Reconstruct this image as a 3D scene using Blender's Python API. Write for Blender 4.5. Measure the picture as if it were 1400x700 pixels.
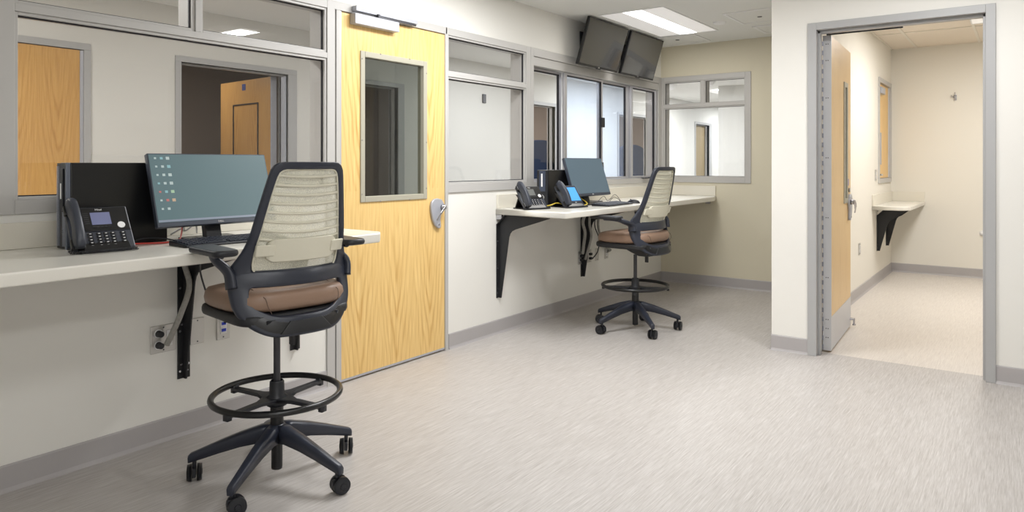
import bpy, bmesh, math, random
from mathutils import Vector, Matrix
random.seed(7)
PI = math.pi
C = bpy.context.scene.collection
for o in list(bpy.data.objects): bpy.data.objects.remove(o)

# ------------------------------------------------------------------ camera, world, lights, exposure
S = bpy.context.scene
S.view_settings.view_transform = 'Standard'
S.view_settings.look = 'None'
S.view_settings.gamma = 1.0
S.view_settings.use_curve_mapping = False
S.view_settings.exposure = 0.17

cam_d = bpy.data.cameras.new('camera')
cam = bpy.data.objects.new('camera', cam_d); C.objects.link(cam)
cam.location = (3.170, 0.0, 1.261)
cam.rotation_euler = (PI/2, 0, math.radians(35.947))
cam_d.sensor_fit = 'HORIZONTAL'; cam_d.sensor_width = 36.0
cam_d.lens = 36.0*966.3/1400.0
cam_d.shift_y = -(350.0-223.8)/1400.0
cam_d.clip_start = 0.05; cam_d.clip_end = 100
S.camera = cam

w = bpy.data.worlds.new('world'); S.world = w; w.use_nodes = True
w.node_tree.nodes['Background'].inputs[0].default_value = (0.9, 0.95, 1.0, 1)
w.node_tree.nodes['Background'].inputs[1].default_value = 0.25

def area(name, loc, sx, sy, power, col=(1, 1, 1), rot=(0, 0, 0), spread=PI):
    d = bpy.data.lights.new(name, 'AREA'); d.shape = 'RECTANGLE'; d.size = sx; d.size_y = sy
    d.energy = power; d.color = col; d.spread = spread
    o = bpy.data.objects.new(name, d); C.objects.link(o); o.location = loc; o.rotation_euler = rot
    return o
# (x, y, z, size x, size y, watts, colour): one under each ceiling fixture, some fixtures added
LIGHTS = [
    (0.565, 5.845, 2.495, 0.50, 1.15, 12, (1.0, 0.97, 0.92)),
    (2.885, 3.890, 2.495, 0.52, 0.20, 20, (0.99, 0.99, 1.0)),
    (2.885, 1.000, 2.495, 0.50, 1.15, 16, (0.98, 0.99, 1.0)),
    (0.965, 3.300, 2.495, 0.50, 1.15, 46, (0.98, 0.99, 1.0)),
    (4.600, -.900, 2.495, 0.50, 1.15, 54, (0.98, 0.99, 1.0)),  # unseen fixture added to brighten the left wall under the counter
    (3.050, 7.400, 2.580, 0.55, 1.15, 46, (1.0, 0.98, 0.955)),
    (-1.35, 0.600, 2.585, 0.55, 1.15, 60, (1.0, 0.98, 0.95)),  # unseen fixture added to light the window reveals
    (-1.35, 3.600, 2.585, 0.55, 1.15, 12, (1.0, 0.98, 0.95)),
    (-1.35, 7.000, 2.585, 0.55, 1.15, 36, (0.93, 0.965, 1.0)),
    (-1.35, 10.00, 2.585, 0.55, 1.15, 90, (0.93, 0.965, 1.0)),
    (-1.60, 16.30, 2.585, 0.55, 1.15, 70, (0.95, 0.98, 1.0)),  # unseen fixture added to brighten the far corridor
    (-1.30, 13.00, 2.585, 0.55, 1.15, 100, (0.95, 0.98, 1.0)),
]
for i, (x, y, z, a, b, p, c) in enumerate(LIGHTS):
    area('fixture_light', (x, y, z), a, b, p, c)
area('room_fill', (-4.0, 3.6, 2.5), .6, .6, 14, (1, .93, .85))  # unseen fill added to brighten the rooms beyond, no fixture built
area('room_fill', (-4.0, 8.6, 2.5), .6, .6, 55, (1, .95, .9))
area('room_fill', (-4.0, 12.0, 2.5), .6, .6, 55, (1, .95, .9))

# ------------------------------------------------------------------ materials
def lin(c):
    return tuple(((v/255.)/12.92 if v/255. <= .04045 else ((v/255.+.055)/1.055)**2.4) for v in c)+(1,)
def mat(name, rgb, rough=.5, metal=0., spec=.5, bump=0., bscale=200., noise=0., nscale=30., coat=0., emit=None, es=0.):
    m = bpy.data.materials.new(name); m.use_nodes = True
    nt = m.node_tree; b = nt.nodes['Principled BSDF']
    b.inputs['Base Color'].default_value = lin(rgb)
    b.inputs['Roughness'].default_value = rough; b.inputs['Metallic'].default_value = metal
    b.inputs['Specular IOR Level'].default_value = spec; b.inputs['Coat Weight'].default_value = coat
    if emit: b.inputs['Emission Color'].default_value = lin(emit); b.inputs['Emission Strength'].default_value = es
    tc = nt.nodes.new('ShaderNodeTexCoord')
    if bump:
        n = nt.nodes.new('ShaderNodeTexNoise'); n.inputs['Scale'].default_value = bscale; n.inputs['Detail'].default_value = 3
        bp = nt.nodes.new('ShaderNodeBump'); bp.inputs['Strength'].default_value = bump; bp.inputs['Distance'].default_value = .002
        nt.links.new(tc.outputs['Object'], n.inputs['Vector']); nt.links.new(n.outputs['Fac'], bp.inputs['Height'])
        nt.links.new(bp.outputs['Normal'], b.inputs['Normal'])
    if noise:
        n = nt.nodes.new('ShaderNodeTexNoise'); n.inputs['Scale'].default_value = nscale; n.inputs['Detail'].default_value = 4
        mx = nt.nodes.new('ShaderNodeMix'); mx.data_type = 'RGBA'
        nt.links.new(tc.outputs['Object'], n.inputs['Vector']); nt.links.new(n.outputs['Fac'], mx.inputs['Factor'])
        mx.inputs['A'].default_value = lin(tuple(max(0, v*(1-noise)) for v in rgb)); mx.inputs['B'].default_value = lin(tuple(min(255, v*(1+noise)) for v in rgb))
        nt.links.new(mx.outputs['Result'], b.inputs['Base Color'])
    return m

def floor_mat(name, c1, c2):
    m = bpy.data.materials.new(name); m.use_nodes = True; nt = m.node_tree; b = nt.nodes['Principled BSDF']
    b.inputs['Roughness'].default_value = .42; b.inputs['Specular IOR Level'].default_value = .35
    tc = nt.nodes.new('ShaderNodeTexCoord')
    def stretched(sx, sy, det, sc=1.):
        mp = nt.nodes.new('ShaderNodeMapping'); mp.inputs['Scale'].default_value = (sx, sy, 1)
        n = nt.nodes.new('ShaderNodeTexNoise'); n.inputs['Scale'].default_value = sc; n.inputs['Detail'].default_value = det
        nt.links.new(tc.outputs['Object'], mp.inputs['Vector']); nt.links.new(mp.outputs['Vector'], n.inputs['Vector']); return n
    a = stretched(420, 8, 2); c = stretched(150, 5, 2); e = stretched(800, 18, 2)
    ad = nt.nodes.new('ShaderNodeMath'); ad.operation = 'ADD'
    ad2 = nt.nodes.new('ShaderNodeMath'); ad2.operation = 'ADD'
    nt.links.new(a.outputs['Fac'], ad.inputs[0]); nt.links.new(c.outputs['Fac'], ad.inputs[1])
    nt.links.new(ad.outputs[0], ad2.inputs[0]); nt.links.new(e.outputs['Fac'], ad2.inputs[1])
    r = nt.nodes.new('ShaderNodeMapRange'); r.inputs['From Min'].default_value = 1.05; r.inputs['From Max'].default_value = 1.95
    nt.links.new(ad2.outputs[0], r.inputs['Value'])
    mx = nt.nodes.new('ShaderNodeMix'); mx.data_type = 'RGBA'
    mx.inputs['A'].default_value = lin(c1); mx.inputs['B'].default_value = lin(c2)
    nt.links.new(r.outputs['Result'], mx.inputs['Factor']); nt.links.new(mx.outputs['Result'], b.inputs['Base Color'])
    return m

def oak(name, dark, light, axis, u0, width, zoff=0.0, rough=.38, n_rep=3):
    """oak veneer: straight grain plus nested cathedral figure repeated across the leaf. axis: object axis that runs across."""
    m = bpy.data.materials.new(name); m.use_nodes = True; nt = m.node_tree; b = nt.nodes['Principled BSDF']
    b.inputs['Roughness'].default_value = rough; b.inputs['Specular IOR Level'].default_value = .4
    tc = nt.nodes.new('ShaderNodeTexCoord'); sp = nt.nodes.new('ShaderNodeSeparateXYZ'); nt.links.new(tc.outputs['Object'], sp.inputs[0])
    def M(op, a, bb=None, clamp=False):
        n = nt.nodes.new('ShaderNodeMath'); n.operation = op; n.use_clamp = clamp
        for i, v in enumerate((a, bb)):
            if v is None: continue
            if isinstance(v, (int, float)): n.inputs[i].default_value = v
            else: nt.links.new(v, n.inputs[i])
        return n.outputs[0]
    u = M('SUBTRACT', sp.outputs[axis], u0); v = M('ADD', sp.outputs['Z'], zoff)
    cmb = nt.nodes.new('ShaderNodeCombineXYZ'); nt.links.new(M('MULTIPLY', u, 9.0), cmb.inputs[0]); nt.links.new(M('MULTIPLY', v, 1.6), cmb.inputs[1])
    ns = nt.nodes.new('ShaderNodeTexNoise'); ns.inputs['Scale'].default_value = 1.; ns.inputs['Detail'].default_value = 3; nt.links.new(cmb.outputs[0], ns.inputs['Vector'])
    rep = width/n_rep
    pp = nt.nodes.new('ShaderNodeMath'); pp.operation = 'PINGPONG'; nt.links.new(u, pp.inputs[0]); pp.inputs[1].default_value = rep/2
    up = M('SUBTRACT', rep/2, pp.outputs[0])                       # 0 at each repeat's middle
    k = M('POWER', M('MULTIPLY', up, 8.0), 1.25)
    f = M('SUBTRACT', M('MULTIPLY', v, 9.0), M('MULTIPLY', k, 8.0))
    f = M('ADD', f, M('MULTIPLY', ns.outputs['Fac'], 5.0))
    ring = M('SINE', M('MULTIPLY', f, 2.6))
    ring = M('MULTIPLY', M('ADD', ring, 1.0), .5); ring = M('POWER', ring, 3.0)
    fade = M('SUBTRACT', 1.0, M('MULTIPLY', up, 5.2), True)
    fz = M('SUBTRACT', 1.15, M('MULTIPLY', M('ABSOLUTE', M('SUBTRACT', M('MODULO', M('ADD', v, .15), 1.25), .45)), 1.5), True)
    ring = M('MULTIPLY', ring, M('MULTIPLY', fade, fz))
    c2 = nt.nodes.new('ShaderNodeCombineXYZ'); nt.links.new(M('MULTIPLY', M('ADD', u, M('MULTIPLY', ns.outputs['Fac'], .05)), 130.0), c2.inputs[0]); nt.links.new(M('MULTIPLY', v, 3.0), c2.inputs[1])
    st = nt.nodes.new('ShaderNodeTexNoise'); st.inputs['Scale'].default_value = 1.; st.inputs['Detail'].default_value = 4; nt.links.new(c2.outputs[0], st.inputs['Vector'])
    s2 = nt.nodes.new('ShaderNodeMapRange'); s2.inputs['From Min'].default_value = .35; s2.inputs['From Max'].default_value = .7; nt.links.new(st.outputs['Fac'], s2.inputs['Value'])
    fac = M('ADD', M('MULTIPLY', s2.outputs[0], .50), M('MULTIPLY', ring, .55), True)
    mx = nt.nodes.new('ShaderNodeMix'); mx.data_type = 'RGBA'; mx.inputs['A'].default_value = lin(light); mx.inputs['B'].default_value = lin(dark)
    nt.links.new(fac, mx.inputs['Factor']); nt.links.new(mx.outputs['Result'], b.inputs['Base Color'])
    return m

def glass_mat(name, tint=(1, 1, 1), refl=1.0, haze=0.0):
    m = bpy.data.materials.new(name); m.use_nodes = True; nt = m.node_tree
    for n in list(nt.nodes): nt.nodes.remove(n)
    out = nt.nodes.new('ShaderNodeOutputMaterial'); t = nt.nodes.new('ShaderNodeBsdfTransparent'); t.inputs[0].default_value = (*tint, 1)
    g = nt.nodes.new('ShaderNodeBsdfGlossy'); g.inputs['Roughness'].default_value = .0
    geo = nt.nodes.new('ShaderNodeNewGeometry'); dt = nt.nodes.new('ShaderNodeVectorMath'); dt.operation = 'DOT_PRODUCT'
    nt.links.new(geo.outputs['Normal'], dt.inputs[0]); nt.links.new(geo.outputs['Incoming'], dt.inputs[1])
    def MM(op, a, b2):
        n = nt.nodes.new('ShaderNodeMath'); n.operation = op
        for i, v in enumerate((a, b2)):
            if isinstance(v, (int, float)): n.inputs[i].default_value = v
            elif v is not None: nt.links.new(v, n.inputs[i])
        return n
    fr = MM('ADD', MM('MULTIPLY', MM('POWER', MM('SUBTRACT', 1.0, MM('ABSOLUTE', dt.outputs['Value'], None).outputs[0]).outputs[0], 5.0).outputs[0], .96*refl).outputs[0], .04*refl)
    mx = nt.nodes.new('ShaderNodeMixShader')
    nt.links.new(fr.outputs[0], mx.inputs[0]); nt.links.new(t.outputs[0], mx.inputs[1]); nt.links.new(g.outputs[0], mx.inputs[2])
    if haze:
        d = nt.nodes.new('ShaderNodeBsdfDiffuse'); d.inputs[0].default_value = (.8, .85, .95, 1)
        m2 = nt.nodes.new('ShaderNodeMixShader'); m2.inputs[0].default_value = haze
        nt.links.new(mx.outputs[0], m2.inputs[1]); nt.links.new(d.outputs[0], m2.inputs[2]); nt.links.new(m2.outputs[0], out.inputs[0])
    else: nt.links.new(mx.outputs[0], out.inputs[0])
    return m

def mesh_fabric(name, rgb, alpha=.25):
    m = bpy.data.materials.new(name); m.use_nodes = True; nt = m.node_tree; b = nt.nodes['Principled BSDF']
    b.inputs['Base Color'].default_value = lin(rgb); b.inputs['Roughness'].default_value = .8
    tc = nt.nodes.new('ShaderNodeTexCoord'); wv = nt.nodes.new('ShaderNodeTexNoise'); wv.inputs['Scale'].default_value = 420
    nt.links.new(tc.outputs['Object'], wv.inputs['Vector'])
    mr = nt.nodes.new('ShaderNodeMapRange'); mr.inputs['From Min'].default_value = .4; mr.inputs['From Max'].default_value = .6
    mr.inputs['To Min'].default_value = 1-alpha*1.6; mr.inputs['To Max'].default_value = 1.0
    nt.links.new(wv.outputs['Fac'], mr.inputs['Value']); nt.links.new(mr.outputs[0], b.inputs['Alpha'])
    return m

def emis(name, rgb, s):
    m = bpy.data.materials.new(name); m.use_nodes = True; nt = m.node_tree; b = nt.nodes['Principled BSDF']
    b.inputs['Base Color'].default_value = lin(rgb); b.inputs['Emission Color'].default_value = lin(rgb); b.inputs['Emission Strength'].default_value = s
    b.inputs['Roughness'].default_value = .25
    return m

M_WALL = mat('wall_paint', (231, 229, 223), .75, bump=.08, bscale=260)
M_WARM = mat('warm_wall_paint', (228, 224, 214), .75, bump=.08, bscale=260)
M_ALC = mat('alcove_wall_paint', (214, 207, 186), .75, bump=.08, bscale=260)
M_CORR = mat('corridor_paint', (214, 213, 208), .75)
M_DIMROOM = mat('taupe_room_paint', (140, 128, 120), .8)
M_CEIL = mat('ceiling_paint', (228, 228, 224), .85)
M_TILE = mat('ceiling_tile', (228, 218, 204), .9, bump=.3, bscale=120, noise=.03, nscale=150)
M_FRAME = mat('grey_frame_paint', (186, 184, 181), .42)
M_FRAMED = mat('grey_door_frame_paint', (172, 172, 172), .42)
M_BASE = mat('vinyl_base', (172, 168, 168), .5)
M_BLK = mat('black_plastic', (26, 28, 34), .42, bump=.05, bscale=500)
M_BLK2 = mat('black_satin', (16, 16, 18), .3)
M_NAVY = mat('blue_black_plastic', (42, 46, 58), .36)
M_METB = mat('black_powder_coat', (30, 31, 34), .5)
M_PHONE = mat('phone_plastic', (52, 56, 66), .38)
M_CHGREY = mat('dark_grey_steel', (70, 70, 74), .35, metal=.6)
M_CHROME = mat('steel', (190, 190, 195), .25, metal=.9)
M_ALU = mat('aluminium', (188, 188, 192), .32, metal=.55)
M_ALUP = mat('silver_paint', (176, 178, 186), .4, metal=.25)
M_RUB = mat('black_gasket', (22, 22, 30), .6)
M_GLASS = glass_mat('clear_glass', (.95, .95, .95))
M_GLASSB = glass_mat('blue_tint_glass', (.84, .89, .97), haze=.10)
M_GLASSA = glass_mat('low_reflection_glass', (.95, .95, .94), refl=.25)
M_GLASSD = glass_mat('door_glass', (.62, .64, .62))
M_COUNT = mat('solid_surface', (226, 223, 214), .22, noise=.015, nscale=300)
M_SPLASH = mat('solid_surface_splash', (224, 219, 206), .3, noise=.02, nscale=300)
M_BROWN = mat('taupe_leather', (142, 116, 98), .42, bump=.15, bscale=300)
M_SLAT = mat('cream_plastic', (214, 210, 192), .5)
M_MESH = mesh_fabric('cream_mesh', (218, 216, 198))
M_WHITE = mat('white_plastic', (235, 235, 235), .4)
M_PLATE = mat('stainless_plate', (196, 194, 190), .3, metal=.5)
M_CONDUIT = mat('grey_conduit', (150, 148, 142), .6, noise=.15, nscale=80)
M_RED = mat('red_cable', (205, 70, 62), .45)
M_YEL = mat('yellow_cable', (216, 190, 70), .45)
M_BLUEF = mat('navy_upholstery', (36, 58, 96), .55)
M_BLUET = mat('blue_tape', (40, 60, 130), .6)
M_PURP = mat('purple_label', (96, 80, 165), .6)
M_BLUEJ = mat('blue_jack', (30, 60, 200), .5)
M_FLOOR = floor_mat('vinyl_floor', (160, 154, 149), (202, 198, 195))
M_FLOOR2 = floor_mat('light_vinyl_floor', (196, 188, 180), (222, 216, 208))
M_OAK1 = oak('oak_door', (196, 148, 78), (236, 203, 137), 'Y', 2.694, .90)
M_OAK2 = oak('oak_corridor_door', (172, 124, 66), (208, 164, 100), 'Y', 1.52, .92)
M_OAK3 = oak('oak_leaf', (172, 124, 66), (206, 162, 98), 'X', -3.9, 1.1)
M_MAPLE = oak('pale_oak_leaf', (206, 170, 112), (228, 196, 144), 'Y', 5.0, .9)
M_OAK5 = oak('oak_far_door', (214, 172, 104), (234, 196, 130), 'X', .95, .95)
M_SCREEN = mat('powered_screen', (60, 76, 80), .38, emit=(92, 120, 124), es=.42)
M_SCREENB = mat('powered_screen_blue_grey', (62, 76, 86), .38, emit=(98, 118, 130), es=.45)
M_TVS = mat('dark_screen', (40, 41, 43), .12, spec=.8, coat=.6)
M_LCD = mat('phone_lcd', (104, 108, 138), .3, emit=(104, 108, 142), es=.25)
M_LCDG = mat('phone_lcd_grey', (98, 100, 98), .3)
M_LCDB = mat('phone_touchscreen', (70, 140, 210), .2, emit=(80, 150, 220), es=.6)
M_LENS = emis('lamp_lens', (255, 253, 250), 4.0)
M_LENSW = mat('fixture_white', (240, 240, 240), .5, emit=(255, 250, 245), es=.28)
M_KEYT = mat('key_legend', (215, 215, 215), .5)
M_ICON = [mat('icon_tone', c, .4, emit=c, es=.22) for c in ((165, 180, 180), (125, 165, 172), (170, 100, 98), (180, 155, 130), (150, 178, 150))]

# ------------------------------------------------------------------ geometry helpers
def NB(): return bmesh.new()
def bx(bm, x0, x1, y0, y1, z0, z1, mtx=None, bev=0, seg=2):
    vs = [bm.verts.new((x, y, z)) for x in (x0, x1) for y in (y0, y1) for z in (z0, z1)]
    fs = [(0, 1, 3, 2), (4, 6, 7, 5), (0, 4, 5, 1), (2, 3, 7, 6), (0, 2, 6, 4), (1, 5, 7, 3)]
    nf = [bm.faces.new([vs[i] for i in f]) for f in fs]
    if bev:
        es = set(e for f in nf for e in f.edges)
        r = bmesh.ops.bevel(bm, geom=list(es), offset=bev, segments=seg, affect='EDGES', profile=.5)
        allv = set(v for f in r['faces'] for v in f.verts) | set(v for v in vs if v.is_valid)
        vs = list(allv)
    if mtx is not None:
        for v in vs: v.co = mtx @ v.co
    return vs
def prism(bm, pts, ax, a0, a1, mtx=None, bev=0):
    """extrude 2D polygon along axis ax ('x': pts are (y,z); 'y': (x,z); 'z': (x,y))"""
    def P(p, a): return {'x': (a, p[0], p[1]), 'y': (p[0], a, p[1]), 'z': (p[0], p[1], a)}[ax]
    A = [bm.verts.new(P(p, a0)) for p in pts]; B = [bm.verts.new(P(p, a1)) for p in pts]
    n = len(pts); fs = [bm.faces.new(A[::-1]), bm.faces.new(B)]
    for i in range(n): fs.append(bm.faces.new((A[i], A[(i+1) % n], B[(i+1) % n], B[i])))
    vs = A+B
    bmesh.ops.recalc_face_normals(bm, faces=fs)
    if bev:
        es = [e for e in set(fs[0].edges) | set(fs[1].edges)]
        r = bmesh.ops.bevel(bm, geom=es, offset=bev, segments=2, affect='EDGES', profile=.5)
        vs = list(set(v for f in fs if f.is_valid for v in f.verts) | set(v for f in r['faces'] for v in f.verts))
    if mtx is not None:
        for v in vs: v.co = mtx @ v.co
    return vs
def cyl(bm, p0, p1, r0, r1=None, seg=20):
    p0 = Vector(p0); p1 = Vector(p1); r1 = r0 if r1 is None else r1
    d = (p1-p0).normalized(); a = d.orthogonal().normalized(); b = d.cross(a)
    R = []
    for p, r in ((p0, r0), (p1, r1)):
        R.append([bm.verts.new(p+a*math.cos(t)*r+b*math.sin(t)*r) for t in [2*PI*i/seg for i in range(seg)]])
    for i in range(seg): bm.faces.new((R[0][i], R[0][(i+1) % seg], R[1][(i+1) % seg], R[1][i]))
    bm.faces.new(R[0][::-1]); bm.faces.new(R[1])
    return R[0]+R[1]
def lathe(bm, prof, c=(0, 0, 0), seg=32, mtx=None):
    rings = []; vs = []
    for r, z in prof:
        if r < 1e-6: v = bm.verts.new((c[0], c[1], c[2]+z)); rings.append([v]); vs.append(v)
        else:
            ring = [bm.verts.new((c[0]+r*math.cos(2*PI*i/seg), c[1]+r*math.sin(2*PI*i/seg), c[2]+z)) for i in range(seg)]
            rings.append(ring); vs += ring
    for A, B in zip(rings, rings[1:]):
        for i in range(seg):
            j = (i+1) % seg
            if len(A) == 1 and len(B) == 1: continue
            if len(A) == 1: bm.faces.new((A[0], B[j], B[i]))
            elif len(B) == 1: bm.faces.new((A[i], A[j], B[0]))
            else: bm.faces.new((A[i], A[j], B[j], B[i]))
    if mtx is not None:
        for v in vs: v.co = mtx @ v.co
    return vs
def smooth_path(pts, n=8):
    P = [Vector(p) for p in pts]; out = []
    for i in range(len(P)-1):
        p0 = P[max(i-1, 0)]; p1 = P[i]; p2 = P[i+1]; p3 = P[min(i+2, len(P)-1)]
        for k in range(n):
            t = k/n
            out.append(.5*((2*p1)+(-p0+p2)*t+(2*p0-5*p1+4*p2-p3)*t*t+(-p0+3*p1-3*p2+p3)*t**3))
    out.append(P[-1]); return out
def tube(bm, pts, r, seg=10, closed=False, sec=None):
    """sweep; r number or list; sec: optional 2D section (list of (a,b)) scaled by r"""
    P = [Vector(p) for p in pts]; n = len(P)
    rr = r if isinstance(r, (list, tuple)) else [r]*n
    sec = sec or [(math.cos(2*PI*i/seg), math.sin(2*PI*i/seg)) for i in range(seg)]
    rings = []; up = None
    for i in range(n):
        a = P[(i-1) % n] if (closed or i > 0) else P[i]; b = P[(i+1) % n] if (closed or i < n-1) else P[i]
        t = (b-a).normalized()
        if up is None:
            up = Vector((0, 0, 1)) if abs(t.z) < .9 else Vector((0, 1, 0))
        s = t.cross(up); s.normalize(); up = s.cross(t).normalized()
        rings.append([bm.verts.new(P[i]+s*q[0]*rr[i]+up*q[1]*rr[i]) for q in sec])
    m = len(sec)
    for i in range(n if closed else n-1):
        A = rings[i]; B = rings[(i+1) % n]
        for k in range(m): bm.faces.new((A[k], A[(k+1) % m], B[(k+1) % m], B[k]))
    if not closed: bm.faces.new(rings[0][::-1]); bm.faces.new(rings[-1])
    return [v for R in rings for v in R]
def sph(bm, c, r, sc=(1, 1, 1), u=20, v=12):
    res = bmesh.ops.create_uvsphere(bm, u_segments=u, v_segments=v, radius=r)
    for q in res['verts']: q.co = Vector((q.co.x*sc[0]+c[0], q.co.y*sc[1]+c[1], q.co.z*sc[2]+c[2]))

def obj(name, bm, m, parent=None, world=False, smooth=False, bevel=0, label=None, subsurf=0):
    bmesh.ops.recalc_face_normals(bm, faces=bm.faces)
    me = bpy.data.meshes.new(name); bm.to_mesh(me); bm.free()
    me.materials.append(m)
    if smooth:
        for p in me.polygons: p.use_smooth = True
    o = bpy.data.objects.new(name, me); C.objects.link(o)
    if parent:
        o.parent = parent
        if world:
            root = parent; chain = Matrix.Identity(4)
            while root is not None:
                chain = Matrix.LocRotScale(root.location, root.rotation_euler, root.scale) @ chain; root = root.parent
            me.transform(chain.inverted())
    if bevel:
        md = o.modifiers.new('bevel', 'BEVEL'); md.width = bevel; md.segments = 2; md.limit_method = 'ANGLE'; md.angle_limit = math.radians(40)
    if subsurf:
        md = o.modifiers.new('sub', 'SUBSURF'); md.levels = subsurf; md.render_levels = subsurf
    if smooth:
        md = o.modifiers.new('wn', 'WEIGHTED_NORMAL') if not subsurf else None
        me.set_sharp_from_angle(angle=math.radians(38)) if not subsurf else None
    if label: o['label'] = label
    return o
def parts(name, bm, m, parent, **k):
    """each loose piece of bm becomes a part of its own"""
    bm.verts.ensure_lookup_table(); seen = set(); isl = []
    bm.verts.index_update()
    for v in bm.verts:
        if v.index in seen: continue
        st = [v]; grp = []; seen.add(v.index)
        while st:
            q = st.pop(); grp.append(q)
            for e in q.link_edges:
                o = e.other_vert(q)
                if o.index not in seen: seen.add(o.index); st.append(o)
        isl.append(grp)
    for g in isl:
        nb = bmesh.new(); mp = {v: nb.verts.new(v.co) for v in g}
        for f in set(f for v in g for f in v.link_faces): nb.faces.new([mp[v] for v in f.verts])
        obj(name, nb, m, parent, **k)
    bm.free()
def thing(name, label, cat, loc=(0, 0, 0), rotz=0, group=None):
    o = bpy.data.objects.new(name, None); C.objects.link(o); o.location = loc; o.rotation_euler = (0, 0, rotz)
    o.empty_display_size = .1
    o['label'] = label; o['category'] = cat
    if group: o['group'] = group
    return o
def tag(o, label, cat, group=None):
    o['label'] = label; o['category'] = cat
    if group: o['group'] = group
    return o
def struct(name, bm=None, m=None, parent=None, label=None, cat=None, **k):
    if bm is None:
        o = bpy.data.objects.new(name, None); C.objects.link(o)
    else: o = obj(name, bm, m, parent, **k)
    if not parent: o['kind'] = 'structure'
    if label: o['label'] = label
    return o
def text(name, s, size, m, parent, mtx, depth=.0004, label=None):
    c = bpy.data.curves.new(name, 'FONT'); c.body = s; c.size = size; c.extrude = depth; c.align_x = 'CENTER'; c.align_y = 'CENTER'
    t = bpy.data.objects.new(name, c); C.objects.link(t)
    bpy.context.view_layer.update()
    me = bpy.data.meshes.new_from_object(t.evaluated_get(bpy.context.evaluated_depsgraph_get()))
    bpy.data.objects.remove(t)
    me.transform(mtx); me.materials.clear(); me.materials.append(m)
    o = bpy.data.objects.new(name, me); C.objects.link(o); o.parent = parent
    if label: o['label'] = label
    return o
def copy_tree(o, parent=None):
    c = o.copy(); C.objects.link(c); c.parent = parent
    for ch in [x for x in bpy.data.objects if x.parent == o]: copy_tree(ch, c)
    return c

# ------------------------------------------------------------------ room shell
H1 = 2.51; HC = 2.60; FX = -2.68
TOPF = 2.184
def boxes(*bs):
    bm = NB()
    for b in bs: bx(bm, *b)
    return bm
struct('floor', boxes((-5.5, 6.0, -2.6, 5.04, -.1, 0), (-5.5, 1.84, 5.04, 18.2, -.1, 0)), M_FLOOR, label='grey-beige fine-streaked vinyl floor')
struct('floor_side', boxes((1.84, 6.0, 5.04, 9.5, -.1, 0)), M_FLOOR2, label='pale streaked vinyl floor of the side room')
struct('ceiling', boxes((-.13, 6.0, -2.6, 5.04, H1, H1+.1), (-.13, 1.84, 5.04, 7.24, H1, H1+.1)), M_CEIL)
struct('ceiling_corridor', boxes((-5.5, -.13, -2.6, 18.2, HC, HC+.1), (-.13, 1.80, 7.24, 18.2, HC, HC+.1)), M_CEIL)
# left wall with openings
struct('wall_left', boxes((-.13, 0, -2.6, 2.64, 0, 1.064), (-.13, 0, -2.6, .98, 1.064, H1), (-.13, 0, 3.615, 7.24, 0, 1.064),
                          (-.13, 0, .98, 7.24, TOPF, H1), (-.13, 0, 7.05, 7.24, 1.064, TOPF)), M_WALL)
struct('wall_back', boxes((0, 1.779, 7.109, 7.24, 0, 1.064), (0, 1.779, 7.109, 7.24, TOPF, H1), (.96, 1.779, 7.109, 7.24, 1.064, TOPF)), M_ALC)
struct('wall_right', boxes((1.779, 2.017, 4.923, 5.05, 0, H1), (3.032, 6.0, 4.923, 5.05, 0, H1), (2.017, 3.032, 4.923, 5.05, TOPF-.005, H1)), M_WALL)
struct('wall_divider', boxes((1.779, 1.904, 5.05, 8.40, 0, HC), (1.779, 1.904, 9.27, 12.2, 0, HC), (1.779, 1.904, 8.40, 9.27, 0, 1.05), (1.779, 1.904, 8.40, 9.27, 2.19, HC)), M_WARM)
struct('wall_side_room', boxes((1.904, 6.0, 9.314, 9.42, 0, HC), (4.8, 4.9, 5.05, 9.314, 0, HC)), M_WARM)
struct('wall_near', boxes((-.13, 6.1, -2.7, -2.6, 0, H1), (6.0, 6.1, -2.6, 5.05, 0, H1)), M_WALL)
# corridor behind the windows
ops = [(1.50, 2.46), (3.235, 4.32), (4.95, 5.82), (8.09, 9.19), (11.30, 12.62), (14.93, 15.75)]
b = NB(); y = -2.6
for (a, c) in ops:
    bx(b, FX-.13, FX, y, a, 0, HC); bx(b, FX-.13, FX, a, c, 2.134, HC); y = c
bx(b, FX-.13, FX, y, 18.2, 0, HC)
struct('wall_corridor', b, M_CORR)
struct('wall_corridor_end', boxes((-5.5, 1.8, 18.1, 18.2, 0, HC), (-1.12, 1.8, 12.0, 12.1, 0, HC)), M_CORR)
struct('wall_corridor_near', boxes((-5.5, -.13, -2.7, -2.6, 0, HC)), M_CORR)
struct('wall_rooms_beyond', boxes((-5.5, -5.4, -2.6, 18.2, 0, HC), (-5.4, FX-.13, 2.7, 2.8, 0, HC), (-5.4, FX-.13, 6.0, 6.1, 0, HC), (-5.4, FX-.13, 10.3, 10.4, 0, HC), (-5.4, FX-.13, 14.0, 14.1, 0, HC)), M_DIMROOM)

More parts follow.
